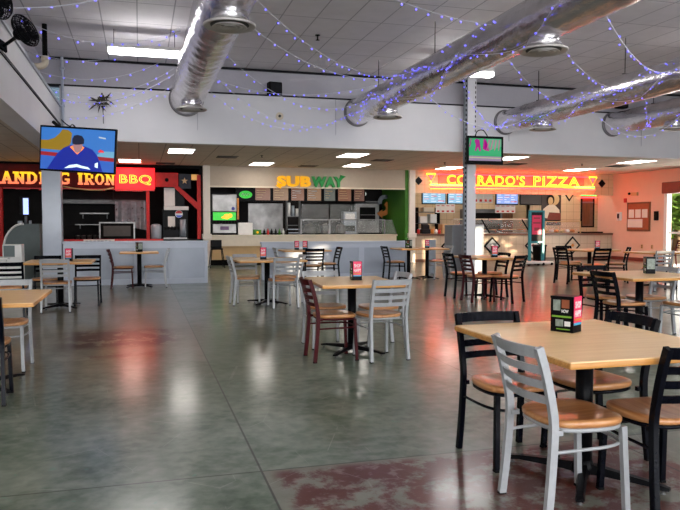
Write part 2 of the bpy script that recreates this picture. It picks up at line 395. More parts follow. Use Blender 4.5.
# storefront walls
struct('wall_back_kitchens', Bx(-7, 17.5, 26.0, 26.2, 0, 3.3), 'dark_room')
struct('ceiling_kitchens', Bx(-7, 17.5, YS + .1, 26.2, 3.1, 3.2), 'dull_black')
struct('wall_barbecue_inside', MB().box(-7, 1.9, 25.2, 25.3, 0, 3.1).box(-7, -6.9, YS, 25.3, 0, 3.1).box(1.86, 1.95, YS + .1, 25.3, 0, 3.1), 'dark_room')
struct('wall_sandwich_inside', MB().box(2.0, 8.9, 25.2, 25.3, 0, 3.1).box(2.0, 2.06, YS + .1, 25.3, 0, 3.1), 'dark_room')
struct('wall_sandwich_green', MB().box(8.86, 8.98, YS - .02, 25.3, 0, 3.2), 'green_wall')
struct('wall_sandwich_fascia', Bx(2.07, 8.86, YS, YS + .15, 2.55, 3.2), 'beige')
struct('trim_8', Bx(2.07, 8.86, YS - .02, YS, 2.52, 2.57), 'cream_lip')
struct('wall_pizza_fascia', Bx(9.2, 17.3, YS, YS + .15, 2.42, 3.2), 'pizza_tile')
struct('wall_pizza_inside', MB().box(9.1, 14.3, 24.9, 25.0, 0, 3.1).box(14.2, 14.3, 23.7, 25, 0, 3.1).box(14.2, 17.3, 23.7, 23.8, 0, 3.1).box(9.0, 9.1, YS + .1, 25, 0, 3.1), 'pizza_tile')
for nm, x in (('trim_20', 1.95), ('trim_21', 8.98)):
    struct(nm, MB().bbox(x, x + .22, YS - .12, YS + .1, .98, 3.2, .01).bbox(x - .04, x + .26, YS - .16, YS + .1, .86, 1.02, .01).box(x, x + .22, YS - .12, YS + .1, 0, .86), 'cream_post')
# camera-side columns
t = tag(struct('support_column', MB().bbox(-2.0, -1.62, 16.1, 16.48, 0, 3.2, .01), 'half_wall'), 'square pale grey column under the header by the big television', 'column'); del t['kind']
t = thing('steel_column', 'slim grey steel column rising to the ceiling behind the small television', 'column', (8.06, 16.25, 0))
obj('web', MB().bbox(-.11, .13, -.10, .10, 0, 5.0, .006), 'white_wall', t)
obj('slotted_rail', MB().box(-.21, -.125, -.13, -.05, 0, 5.0).box(-.20, -.15, -.14, -.13, 0, 5.0), 'grey_metal', t)
sl = MB()
for k in range(40): sl.box(-.19, -.16, -.145, -.14, .2 + k * .12, .26 + k * .12)
for k in range(14): sl.box(.09, .11, -.105, -.10, 3.3 + k * .12, 3.36 + k * .12)
obj('slots', sl, 'dull_black', t)

# ------------------------------------------------------------------ half walls
def half_wall(x0, x1, y0, y1, h, panels, label):
    t = thing('half_wall', label, 'partition wall', ((x0 + x1) / 2, y0, 0)); ox = (x0 + x1) / 2
    obj('core', Bx(x0 - ox, x1 - ox, .02, y1 - y0, 0, h - .05), 'half_wall', t)
    tr = MB().box(x0 - ox, x1 - ox, 0, .02, 0, .12).box(x0 - ox, x1 - ox, 0, .02, h - .16, h - .05)
    w = (x1 - x0) / panels
    for k in range(panels + 1):
        c = x0 - ox + k * w; a = max(c - .07, x0 - ox); b = min(c + .07, x1 - ox); tr.box(a, b, 0, .02, .12, h - .16)
    obj('frame', tr, 'half_wall_trim', t)
    obj('cap', MB().bbox(x0 - ox - .02, x1 - ox + .02, -.03, y1 - y0 + .02, h - .05, h, .01), 'half_wall_trim', t)
half_wall(-1.6, 1.48, 16.2, 16.36, .97, 2, 'pale grey panelled half wall in front of the barbecue counter')
half_wall(2.80, 6.55, 16.6, 16.76, .92, 3, 'pale grey panelled half wall in front of the sandwich counter')

# ------------------------------------------------------------------ chairs
def smooth_path(ctrl, seg=6):
    out = []; P = [Vector(c) for c in ctrl]
    for i in range(len(P) - 1):
        p0 = P[max(i - 1, 0)]; p1 = P[i]; p2 = P[i + 1]; p3 = P[min(i + 2, len(P) - 1)]
        for k in range(seg):
            t = k / seg
            out.append(.5 * ((2 * p1) + (-p0 + p2) * t + (2 * p0 - 5 * p1 + 4 * p2 - p3) * t * t + (-p0 + 3 * p1 - 3 * p2 + p3) * t ** 3))
    out.append(P[-1]); return out
def seat_outline(sc=1., n=40):
    pts = []
    for k in range(n):
        a = 2 * PI * k / n; c, s_ = math.cos(a), math.sin(a)
        e = .62
        x = math.copysign(abs(c) ** e, c) * .213 * sc; y = math.copysign(abs(s_) ** e, s_) * .205 * sc + .0
        if y < 0: x *= 1 - .10 * (-y / .205)
        pts.append((x, y))
    return pts
def chair_meshes():
    ms = {}
    seat = MB(); n = 40
    ol = seat_outline(1, n)
    def dz(x, y): return .012 * (abs(x) / .2) ** 2 - .010 * math.exp(-((x / .13) ** 2 + ((y + .02) / .12) ** 2)) + .006 * (y > .12) * 0
    rings = []
    for sc, zz in ((.0, -.0), (.94, .0), (.98, .0), (1., .006), (1., .018), (.975, .026)):
        if sc == 0: continue
        rings.append([(x * sc, y * sc, .432 + zz + (0 if zz < .003 else dz(x * sc, y * sc) * .6)) for x, y in ol])
    for sc in (.85, .65, .45, .25, .08):
        rings.append([(x * sc, y * sc, .4585 + dz(x * sc, y * sc)) for x, y in ol])
    seat.ring_loft(rings); ms['seat'] = seat.mesh('seat')
    sf = MB(); sf.tube([(x, y, .420) for x, y in seat_outline(.93, 32)], .012, 6, closed=True)
    for s in (-1, 1): sf.box(s * .19 - .012, s * .19 + .012, -.215, -.17, .408, .432)
    ms['seat_frame'] = sf.mesh('seat_frame')
    def rear(s): 
        path = smooth_path([(s * .205, -.250, .006), (s * .2, -.230, .2), (s * .196, -.215, .43), (s * .196, -.228, .55), (s * .197, -.263, .70), (s * .198, -.300, .815)], 5)
        return MB().tube(path, .0140, 4, ratio=1.3, up=(0, 1, .05)).mesh('leg')
    def front(s): return MB().tube([(s * .188, .185, .006), (s * .178, .165, .42)], .0140, 4, up=(0, 1, 0)).mesh('leg')
    ms['rl'], ms['rr'], ms['fl'], ms['fr'] = rear(-1), rear(1), front(-1), front(1)
    br = MB()
    for z0, h in ((.762, .056), (.690, .038), (.620, .038), (.550, .038)):
        rings = []
        for k in range(13):
            u = -1 + 2 * k / 12; x = u * .19; zc = z0 + h / 2
            yb = -.228 - .070 * max(0, (zc - .55) / .26) ** 1.15; y = yb - .034 * (1 - u * u)
            tilt = -.28 * h
            rings.append([(x, y - .006 - tilt * 0, z0), (x, y + .006, z0), (x, y + .006 + tilt, z0 + h), (x, y - .006 + tilt, z0 + h)])
        br.ring_loft(rings, smooth=False)
    ms['backrest'] = br.mesh('backrest')
    st = MB(); pts = []
    ctrl = [(-.198, -.222, .33), (-.205, -.08, .335), (-.198, .06, .335), (-.16, .158, .335), (-.08, .195, .335), (.08, .195, .335), (.16, .158, .335), (.198, .06, .335), (.205, -.08, .335), (.198, -.222, .33)]
    st.tube(smooth_path(ctrl, 4), .0085, 6)
    ms['stretcher'] = st.mesh('stretcher')
    cp = MB().box(-.014, .014, -.018, .018, 0, .012); ms['cap'] = cp.mesh('foot_cap')
    return ms
CM = chair_meshes()
def make_chair(kind, label, loc, rz):
    mm = {'black': 'chair_black', 'grey': 'chair_grey', 'maroon': 'chair_maroon'}[kind]
    t = thing('dining_chair', label, 'chair', loc, rz)
    def p(n, k, m, par=t, loc_=None):
        me = CM[k].copy(); return obj(n, me, m, par, loc_)
    p('seat', 'seat', 'seat'); p('seat_frame', 'seat_frame', mm); p('backrest', 'backrest', mm); p('stretcher', 'stretcher', mm)
    for k, xy in (('rl', (-.205, -.250)), ('rr', (.205, -.250)), ('fl', (-.188, .185)), ('fr', (.188, .185))):
        l = p('leg', k, mm)
        p('foot_cap', 'cap', 'dull_black', l, (*xy, 0))
    return t
protos = {}
def chair(kind, x, y, deg, label, group=None):
    if kind not in protos:
        protos[kind] = make_chair(kind, label, (x, y, 0), math.radians(deg)); o = protos[kind]
        if group: o['group'] = group
        return o
    return dup(protos[kind], (x, y, 0), math.radians(deg), label, group)
# deg 0 faces away from the camera (+Y), -90 faces right, 90 faces left, 180 faces the camera
G = 'ladder-back dining chairs around the tables'
def ch(kind, x, y, deg, lab): return chair(kind, x, y, deg, lab, G)
# nearest table
ch('grey', 2.00, 2.93, -90, 'large grey ladder-back chair at the left side of the nearest table')
ch('black', 2.06, 3.60, 180, 'black ladder-back chair facing the camera at the far left of the nearest table')
ch('black', 2.55, 3.54, 92, 'black chair behind the nearest table, only its top rail showing above the tabletop')
ch('black', 2.45, 2.86, -1, 'big black chair cut by the right edge of the picture, back to the camera')
# middle table
ch('maroon', 1.88, 6.80, -90, 'maroon ladder-back chair at the left of the middle table')
ch('grey', 2.33, 6.72, 8, 'grey chair with its back to the camera at the middle table')
ch('grey', 1.98, 7.50, 180, 'grey chair across the middle table, facing the camera, beside the maroon one')
ch('grey', 2.53, 7.30, 92, 'grey chair mostly hidden on the right far side of the middle table')
# table with three grey chairs
ch('grey', 1.72, 11.76, -88, 'grey chair turned right at the left of the table before the sandwich shop opening')
ch('grey', 2.22, 11.22, 4, 'grey chair, back to the camera, at the table before the sandwich shop opening')
ch('grey', 1.78, 12.1, 180, 'grey chair facing the camera behind the table before the sandwich shop opening')
ch('grey', 2.42, 11.9, 90, 'grey chair on the right side of the table before the sandwich shop opening')
# small table at the barbecue half wall
ch('maroon', -.34, 15.42, -90, 'dark maroon chair at the small table against the barbecue half wall')
ch('grey', .28, 15.46, 90, 'grey chair with wooden seat at the small table against the barbecue half wall')
# left tables
ch('grey', -1.25, 11.66, 0, 'grey chair, back to the camera, at the table by the square column')
ch('black', -.86, 12.42, 180, 'black chair facing the camera at the right of the table by the square column')
ch('black', -1.50, 12.42, 180, 'black chair behind the table by the square column, mostly hidden')
ch('black', -1.80, 11.0, 0, 'black chair at the far left edge, between the two left tables')
ch('grey', -1.23, 7.10, 180, 'grey chair facing the camera at the table on the left edge')
ch('black', -1.20, 5.93, 0, 'black chair in front of the table on the left edge, cut by the frame')
# red-lit table behind the steel column
ch('black', 5.72, 11.80, -90, 'farther black chair facing right at the table in front of the steel column')
ch('maroon', 5.72, 11.10, -90, 'dark red chair facing right at the table in front of the steel column')
ch('black', 6.10, 10.88, 32, 'black chair angled at the near right corner of the red-lit table')
ch('black', 6.25, 11.72, 90, 'black chair behind, on the right of the table in front of the steel column')
# table at the sandwich half wall
ch('black', 3.62, 14.93, 0, 'black chair, back to the camera, at the table against the sandwich half wall')
ch('black', 4.12, 15.5, 90, 'black chair seen side-on at the right of the table against the sandwich half wall')
ch('grey', 3.20, 15.5, -90, 'grey chair at the left of the table against the sandwich half wall')
# table at the end of the half wall
ch('black', 5.90, 15.8, -90, 'black chair facing right at the long table by the end of the half wall')
ch('grey', 7.02, 15.8, 90, 'grey chair facing left at the long table by the end of the half wall')
# far right tables
ch('black', 9.38, 13.85, -80, 'black chair at the left of the far right table before the pizza counter')
ch('black', 9.68, 13.35, 0, 'black chair, back to the camera, at the far right table before the pizza counter')
ch('black', 10.50, 13.72, 60, 'black chair at the right of the far right table before the pizza counter')
ch('black', 9.85, 14.5, 180, 'black chair behind the far right table before the pizza counter')
ch('black', 5.62, 7.52, 180, 'black chair facing the camera behind the right table with the dark menu holder')
ch('black', 5.39, 6.88, -90, 'black chair at the left side of the right table with the dark menu holder')
ch('grey', 6.07, 7.32, 90, 'grey chair at the far side of the right table with the dark menu holder')
ch('grey', 6.02, 6.62, 0, 'grey chair cut by the right edge at the right table with the dark menu holder')
ch('grey', 10.05, 11.9, 0, 'grey chair at the small table in the daylight near the right edge')
ch('black', 10.62, 11.85, 14, 'black chair at the small table in the daylight near the right edge')
ch('maroon', 16.45, 18.7, 75, 'maroon chair standing alone by the glass door')

# ------------------------------------------------------------------ tables
def table_meshes(w, d):
    out = {}
    out['tabletop'] = MB().bbox(-w/2, w/2, -d/2, d/2, .728, .762, .010).mesh('tabletop')
    out['edge_band'] = MB().bbox(-w/2 - .004, w/2 + .004, -d/2 - .004, d/2 + .004, .7275, .757, .010).mesh('edge_band')
    return out
def arm(dx, dy):
    L = math.hypot(dx, dy); a = math.atan2(dy, dx); T = Matrix.Rotation(a, 4, 'Z')
    rings = []
    for s, w, z0, z1 in ((.03, .032, .03, .085), (.12, .028, .035, .075), (L - .06, .022, .03, .052), (L - .01, .024, .022, .044), (L + .02, .018, .024, .038)):
        rings.append([T @ Vector(p) for p in ((s, -w, z0), (s, w, z0), (s, w * .7, z1), (s, -w * .7, z1))])
    return MB().ring_loft(rings, smooth=False)
def pedestal(t, cx=0., cy=0., fx=.25, fy=.33):
    col = MB().cyl((cx, cy, .05), (cx, cy, .715), .045, n=20).lathe([(.06, .03), (.06, .07), (.045, .10), (.038, .11)], (cx, cy, 0), 20)
    col.box(cx - .18, cx + .18, cy - .03, cy + .03, .712, .7275).box(cx - .03, cx + .03, cy - .18, cy + .18, .712, .7275)
    obj('column', col, 'black', t)
    for sx, sy in ((1, 1), (1, -1), (-1, 1), (-1, -1)):
        a = arm(sx * fx, sy * fy); a.v = [(x + cx, y + cy, z) for x, y, z in a.v]
        o = obj('foot', a, 'black', t)
        obj('glide', MB().lathe([(.014, 0), (.014, .006), (.006, .008), (.006, .03)], (cx + sx * fx * .97, cy + sy * fy * .97, 0), 12), 'steel_dull', o)
def table(x, y, w, d, rot, label, peds=((0, 0),), fx=.25, fy=.33):
    t = thing('dining_table', label, 'table', (x, y, 0), math.radians(rot), 'wood-topped pedestal tables')
    tm = table_meshes(w, d)
    obj('tabletop', tm['tabletop'], 'table', t); obj('edge_band', tm['edge_band'], 'table_edge', t)
    for px, py in peds: pedestal(t, px, py, fx, fy)
    return t
table(2.285, 3.22, .97, 1.17, 0, 'nearest wood-topped table, at the lower right, with a menu holder on it')
table(2.16, 7.10, .84, 1.12, -4, 'wood-topped table in the middle of the room with a maroon chair')
table(2.06, 11.70, 1.12, 1.02, 3, 'wood-topped table with grey chairs before the sandwich shop opening')
table(-.02, 15.45, .78, .72, 0, 'small two-seat table against the barbecue half wall', fx=.24, fy=.24)
table(-1.24, 12.05, 1.02, 1.05, 0, 'wood-topped table by the square column on the left')
table(-1.27, 6.34, .96, 1.16, 0, 'wood-topped table cut by the left edge of the picture')
table(6.02, 11.5, .82, 1.05, 0, 'wood-topped table lit red in front of the steel column', fx=.22)
table(3.60, 15.55, 1.08, .76, 0, 'wood-topped table against the sandwich half wall', fx=.24, fy=.24)
table(6.52, 15.8, 1.22, .80, 0, 'long table on two pedestals by the end of the half wall', ((-.28, 0), (.2, 0)), .2, .24)
table(9.98, 13.95, .95, 1.0, 0, 'wood-topped table at the far right before the pizza counter')
table(5.72, 7.02, 1.08, 1.12, 0, 'wood-topped table at the right carrying the dark menu holder')
table(10.5, 12.4, 1.0, .8, 0, 'small table in the daylight near the right edge', fx=.24, fy=.24)

# ------------------------------------------------------------------ menu holders
M['pink_card'] = mat('pink_card', s2l('e0305e'), .5, noise=.04)
M['menu_green'] = mat('menu_green', s2l('6a9a28'), .5, noise=.05)
M['menu_blue'] = mat('menu_blue', s2l('3f9fc4'), .5, noise=.05)
M['menu_brown'] = mat('menu_brown', s2l('8a4a2c'), .5, noise=.2)
M['menu_grey'] = mat('menu_grey', s2l('7f8a80'), .5, noise=.3, nscale=40)
def menu_holder(x, y, rz, label, dark=False, z=.762):
    t = thing('menu_holder', label, 'menu holder', (x, y, z), math.radians(rz), 'black menu holders on the tables')
    w, d, h = .052, .066, .20
    obj('caddy', MB().box(-w, w, -d, d, 0, .012).box(-w, -w + .008, -d, d, .012, h).box(-w, w, -d, -d + .008, .012, h).box(-w, w, d - .008, d, .012, h).box(w - .008, w, -d, d, .012, h).box(-w - .002, w + .002, -d - .002, d + .002, h - .012, h), 'black', t)
    card = obj('card', MB().box(-w + .008, w - .006, -d - .004, -d - .001, .055, h + .0 if not dark else h - .02), 'menu_grey' if dark else 'pink_card', t); card['label'] = 'grey menu card' if dark else 'pink card reading SHOP HAPPY'
    if not dark:
        obj('card_text', text_mesh('SHOP', .068, .038, .001, .155, -d - .0045, .002, .02), 'white', card)
        obj('card_text', text_mesh('HAPPY', .076, .036, .001, .106, -d - .0045, .002, .02), 'white', card)
        o = obj('card_stripe', MB().box(-w + .010, w - .008, -d - .006, -d - .004, .066, .078), 'orange', card)
        o = obj('card_stripe', MB().box(-w + .010, w - .008, -d - .004, -d - .0005, .042, .056), 'menu_blue', card)
    pic = MB().box(-w - .003, -w - .001, .008, .05, .12, .18); obj('menu_picture', pic, 'menu_grey', t)
    pic = MB().box(-w - .003, -w - .001, -.045, .0, .135, .182); obj('menu_picture', pic, 'menu_brown', t)
    pic = MB().box(-w - .0035, -w - .001, -.058, .058, .082, .092).box(-w - .0035, -w - .001, -.05, .03, .014, .020); obj('menu_line', pic, 'menu_green', t)
    pic = MB().box(-w - .003, -w - .001, -.052, -.018, .035, .062); obj('menu_picture', pic, 'white', t)
    pic = MB().box(-w - .003, -w - .001, -.01, .035, .032, .07); obj('menu_picture', pic, 'menu_grey', t)
    T = Matrix.Rotation(-PI / 2, 4, 'Z')
    obj('menu_text', text_mesh('NOW', .04, .018, .02, .118, -w - .002, .0015, .01, T=T), 'white', t)
    return t
menu_holder(2.30, 3.42, 30, 'black menu holder with dark side and pink card on the nearest table')
menu_holder(2.22, 7.15, -5, 'menu holder with pink card on the middle table')
menu_holder(1.98, 11.60, -12, 'menu holder with pink card on the table before the sandwich shop opening')
menu_holder(-1.10, 12.00, -4, 'menu holder with pink card on the table by the square column')
menu_holder(6.05, 11.20, -20, 'menu holder with pink card on the red-lit table in front of the steel column')
menu_holder(-.02, 15.38, 20, 'dark menu holder on the small table against the barbecue half wall', True)
menu_holder(3.42, 15.55, -10, 'left of the two menu holders on the table against the sandwich half wall')
menu_holder(3.62, 15.55, -20, 'right of the two menu holders on the table against the sandwich half wall')
menu_holder(6.72, 15.8, -20, 'menu holder with pink card on the long table by the end of the half wall')
menu_holder(6.24, 15.8, 30, 'dark menu holder on the long table by the end of the half wall', True)
menu_holder(10.15, 13.9, -30, 'menu holder with pink card on the far right table before the pizza counter')
menu_holder(5.92, 7.10, -25, 'dark menu holder on the table at the right', True)

# ------------------------------------------------------------------ ducts
def duct(x, z, r, y1, y0, label, diffs):
    t = thing('spiral_duct', label, 'air duct', (x, y1, z), 0, 'silver foil ceiling ducts')
    d = MB(); n = 40; rings = []; m = int((y1 - y0) / .12)
    for i in range(m + 1):
        y = -(y1 - y0) * i / m
        wr = r * (1 + .012 * math.sin(i * 2.1) + .008 * math.sin(i * .7 + 1))
        rings.append([(wr * math.cos(2 * PI * j / n), y, wr * math.sin(2 * PI * j / n) * (1 + .01 * math.sin(j * .9 + i * .3))) for j in range(n)])
    d.ring_loft(rings); obj('duct_body', d, 'duct', t)
    obj('wall_collar', MB().tube([(r * 1.03 * math.cos(2 * PI * j / 40), -.03, r * 1.03 * math.sin(2 * PI * j / 40)) for j in range(40)], .03, 6, closed=True), 'duct_ring', t)
    for yy in diffs:
        b = MB().cyl((0, yy - y1, -r * .75), (0, yy - y1, -r - .10), .2, .24, 28); o = obj('boot', b, 'duct', t)
        g = MB().lathe([(.24, 0), (.31, -.015), (.315, -.035), (.30, -.045), (.24, -.02), (.22, -.01)], (0, yy - y1, -r - .09), 36)
        g2 = obj('diffuser', g, 'grille', t)
        rr = MB()
        for q in (.05, .11, .17): rr.lathe([(q, -.03), (q + .035, -.055), (q + .04, -.05), (q + .006, -.025)], (0, yy - y1, -r - .09), 32)
        obj('diffuser_cone', rr, 'grille', g2)
        obj('diffuser_throat', MB().lathe([(.23, -.02), (.23, -.025)], (0, yy - y1, -r - .09), 28), 'grille_dark', g2)
    y = y1 - 1.6
    while y > max(y0, 3):
        h = MB().cyl((0, y - y1, r * .96), (0, y - y1, 4.99 - z), .008, n=6).box(-.05, .05, y - y1 - .02, y - y1 + .02, r * .96, r * 1.05)
        obj('hanger_rod', h, 'dull_black', t); y -= 3.1
duct(1.06, 4.20, .36, 16.5, -6, 'leftmost fat silver foil duct running toward the camera', (14.9, 8.5, 3.0))
duct(5.15, 4.07, .31, 16.5, -6, 'second silver foil duct, the long one crossing the upper middle', (14.3, 8.25, 3.5))
duct(9.18, 3.99, .29, 16.5, -6, 'third silver foil duct, starting beside the steel column', (14.7, 8))
duct(12.45, 4.06, .30, 16.5, -6, 'rightmost silver foil duct under the dark speaker', (14.2, 8))

# ------------------------------------------------------------------ lights
def fluorescent(x, y, z, label, L=1.32, rz=0.):
    t = thing('fluorescent_light', label, 'ceiling light', (x, y, z), rz, 'hanging fluorescent fixtures')
    obj('housing', MB().bbox(-L/2, L/2, -.115, .115, .03, .10, .01), 'white', t)
    obj('diffuser', MB().bbox(-L/2 + .01, L/2 - .01, -.105, .105, -.06, .03, .02), 'ice_lamp', t)
    obj('end_cap', MB().box(-L/2 - .015, -L/2 + .01, -.09, .09, -.06, .09), 'white', t); obj('end_cap', MB().box(L/2 - .01, L/2 + .015, -.09, .09, -.06, .09), 'white', t)
    for s in (-1, 1): obj('hanger', MB().cyl((s * L * .42, 0, .10), (s * L * .42, 0, 4.99 - z), .006, n=6), 'dull_black', t)
names = {(0, 0): None}
fluorescent(.13, 13.9, 4.60, 'bright fluorescent fixture hanging left of the first duct')
fluorescent(6.75, 13.9, 4.60, 'fluorescent fixture mostly hidden behind the second duct')
fluorescent(11.0, 10.6, 4.62, 'fluorescent fixture hanging between the third and fourth ducts')
for (x, y, s) in ((3.2, 3.2, 'over the front of the hall'), (-.3, 5.0, 'over the left front'), (7.3, 5.0, 'over the right front'), (7.3, 8.2, 'right of the second duct'), (12., 3, 'at the far right front'), (-.3, -1.5, 'behind the viewer on the left'), (3.2, -1.5, 'behind the viewer'), (7.3, -1.5, 'behind the viewer on the right')):
    fluorescent(x, y, 4.6, 'fluorescent fixture hanging ' + s)
def troffer(x, y, label, m='ice_troffer', w=.61, d=1.1):
    t = thing('recessed_light', label, 'ceiling light', (x, y, 3.2), 0, 'recessed lights in the low ceiling')
    obj('frame', MB().box(-w/2 - .03, w/2 + .03, -d/2 - .03, -d/2, -.012, 0).box(-w/2 - .03, w/2 + .03, d/2, d/2 + .03, -.012, 0).box(-w/2 - .03, -w/2, -d/2, d/2, -.012, 0).box(w/2, w/2 + .03, -d/2, d/2, -.012, 0), 'white', t)
    obj('lens', Bx(-w/2, w/2, -d/2, d/2, -.008, -.001), m, t)
troffer(1.03, 18.3, 'recessed light left of the first shop divider, nearer row')
troffer(3.64, 21.6, 'recessed light just in front of the sandwich sign')
troffer(5.55, 18.2, 'recessed light over the middle, nearer row')
troffer(6.62, 21.3, 'recessed light right of the sandwich sign, far row')
troffer(-.26, 21.6, 'pink-tinted recessed light in front of the barbecue sign', 'pink_troffer')
troffer(9.93, 21.5, 'recessed light in front of the start of the pizza sign')
troffer(10.06, 17.8, 'recessed light partly behind the small television')
troffer(14.5, 20.9, 'recessed light above the end of the pizza sign')
troffer(14.3, 17.8, 'recessed light at the upper right by the pink wall')
for x, y, s in ((-4.5, 18.2, 'left of the square column'), (-4.5, 12, 'in the left aisle, far'), (-4.5, 7, 'in the left aisle, middle'), (-4.5, 2, 'in the left aisle, near')):
    troffer(x, y, 'recessed light ' + s)
for x, y, s, z_ in ((10.6, 23.9, 'left', 3.1), (12.9, 24.2, 'middle', 3.1), (15.6, 23.3, 'right', 3.1)):
    t = thing('recessed_light', 'recessed light in the ceiling over the pizza kitchen, %s one' % s, 'ceiling light', (x, y, z_), 0, 'kitchen lights')
    obj('frame', MB().box(-.65, .65, -.20, -.16, -.012, 0).box(-.65, .65, .16, .20, -.012, 0), 'white', t); obj('lens', Bx(-.62, .62, -.16, .16, -.008, -.001), 'ice_troffer', t)
t = thing('recessed_light', 'recessed light in the ceiling over the sandwich kitchen', 'ceiling light', (5.6, 24.0, 3.1), 0, 'kitchen lights'); obj('lens', Bx(-.62, .62, .2, .5, -.008, -.001), 'ice_troffer', t); obj('frame', MB().box(-.65, .65, .16, .2, -.012, 0).box(-.65, .65, .5, .54, -.012, 0), 'white', t)
for x, y, s in ((6.82, 19.4, 'near the middle'), (11.22, 19.5, 'behind the small television'), (14.8, 19.3, 'toward the pink wall'), (2.35, 19.6, 'near the shop divider'), (5.22, 22.0, 'in front of the sandwich sign'), (.78, 22.2, 'in front of the barbecue brace')):
    t = thing('ceiling_vent', 'dark slotted vent in the low ceiling ' + s, 'vent', (x, y, 3.2), 0, 'vents in the low ceiling')
    obj('backing', Bx(-.28, .28, -.28, .28, -.006, 0), 'dull_black', t)
    o = MB()
    for k in range(7): o.box(-.27, .27, -.25 + k * .08, -.22 + k * .08, -.014, -.006)
    obj('louvre', o, 'grille_dark', t)
for x, y, s in ((3.2, 18.9, 'left'), (8.9, 19.6, 'middle'), (13.2, 18.9, 'right')):
    tag(obj('sprinkler_head', MB().lathe([(.04, 0), (.04, -.008), (.012, -.012), (.012, -.05), (.03, -.055), (.03, -.06)], n=12), 'dull_black', loc=(x, y, 3.2)), 'small dark sprinkler head in the low ceiling, %s one' % s, 'sprinkler', 'sprinkler heads')
for x, y, s in ((4.5, 9.6, 'left of the second duct'), (3.35, 13.3, 'near the back header'), (7.2, 10.0, 'right of the second duct')):
    tag(obj('sprinkler_head', MB().lathe([(.05, 0), (.05, -.01), (.015, -.015), (.015, -.09), (.04, -.095), (.04, -.10)], n=12), 'dull_black', loc=(x, y, 5.0)), 'small dark sprinkler head in the hall ceiling ' + s, 'sprinkler', 'sprinkler heads')

# ------------------------------------------------------------------ televisions
def tv(name, label, loc, rz, w, h, pitch=0., roll=0.):
    t = thing(name, label, 'television', loc, rz); t.rotation_euler = (math.radians(pitch), math.radians(roll), rz)
    obj('bezel', MB().bbox(-w/2, w/2, 0, .06, -h/2, h/2, .006), 'black', t)
    return t
t = tv('wall_television', 'large tilted television showing a man in a blue jersey and dark cap', (-.99, 12.6, 2.60), -.311, 1.30, .76, 1.3, 3.6)
KX, KZ = .85, .80
s = obj('screen', Bx(-.735 * KX, .735 * KX, -.004, 0, -.435 * KZ, .435 * KZ), scr('sky_blue', (.035, .17, .52), .62), t)
def flat(poly, m, y0, par, nm='screen_picture'): return obj(nm, MB().prism([(a * KX, b * KZ) for a, b in poly], y0 - .002, y0), m, par)
flat([(-.735, .17), (-.60, .17), (-.47, .22), (-.37, .32), (-.31, .41), (-.2, .40), (-.12, .34), (-.13, .16), (-.2, -.02), (-.3, -.03), (-.735, -.02)], scr('mustard', (.28, .17, .01), .6), -.005, s)
flat([(-.735, -.07), (.735, -.13), (.735, -.21), (-.735, -.15)], scr('rail_red', (.30, .01, .02), .6), -.005, s)
flat([(-.735, -.15), (.735, -.21), (.735, -.435), (-.735, -.435)], scr('low_blue', (.03, .12, .50), .6), -.005, s)
flat([(.735, -.0), (.5, .0), (.35, -.12), (.735, -.13)], scr('pale_blue', (.15, .38, .55), .6), -.005, s)
flat([(-.60, -.435), (-.52, -.3), (-.40, -.1), (-.28, .02), (-.14, .09), (.14, .08), (.30, .02), (.40, -.1), (.47, -.28), (.52, -.435)], scr('jersey_blue', (.004, .018, .30), .6), -.009, s)
flat([(-.15, .05), (-.1, .0), (.0, -.1), (.1, .0), (.14, .05), (.1, .08), (-.1, .08)], scr('collar_orange', (.8, .2, .03), 1.), -.012, s)
flat([(-.075, .2), (-.085, .05), (-.05, -.04), (.0, -.07), (.06, -.04), (.10, .05), (.10, .2)], scr('face_tone', (.22, .12, .13), 1.), -.015, s)
flat([(-.10, .12), (-.105, .22), (-.07, .29), (0, .31), (.09, .29), (.135, .22), (.13, .13), (.05, .11), (-.03, .10)], scr('cap_dark', (.004, .006, .02), 1.), -.018, s)
flat([(-.25, -.4), (-.15, -.33), (0, -.3), (.1, -.33), (.22, -.35), (.28, -.4), (.1, -.38), (.0, -.36), (-.1, -.38)], scr('jersey_letter', (.55, .75, .85), 1.), -.012, s)
flat([(.42, .0), (.46, .03), (.52, .01), (.54, -.03), (.42, -.03)], scr('small_red', (.5, .02, .03), 1.), -.010, s)
flat([(.42, .30), (.56, .28), (.56, .25), (.42, .27)], scr('score_grey', (.3, .35, .4), 1.), -.010, s)
flat([(.36, -.27), (.42, -.24), (.42, -.36), (.36, -.34)], scr('jersey_letter', (.5, .7, .8), 1.), -.013, s)
obj('mount_arm', MB().cyl((0, .06, .1), (-.62, .42, .48), .03, n=10).box(-.2, .2, .06, .10, -.15, .2), 'dull_black', t)
cab = tag(obj('hanging_cable', MB().tube(smooth_path([(-1.60, 16.3, 3.6), (-1.5, 16.2, 3.5), (-1.35, 15.4, 3.35), (-1.15, 13.6, 3.15), (-1.02, 12.72, 2.98)], 6), .012, 6), 'dull_black'), 'black cable drooping from the wall to the large television', 'cable')
KX = KZ = 1.
t = tv('small_television', 'small green-screened television fixed on the steel column', (8.26, 15.8, 3.17), 0, 1.0, .70)
s = obj('screen', Bx(-.44, .44, -.004, 0, -.26, .29), scr('tv_green', (.015, .36, .13), .55), t)
flat([(-.44, -.26), (.44, -.26), (.44, -.15), (-.44, -.14)], scr('tv_purple', (.22, .16, .25), .7), -.005, s)
flat([(-.44, -.17), (.44, -.18), (.44, -.20), (-.44, -.19)], scr('tv_beige', (.4, .4, .2), .7), -.008, s)
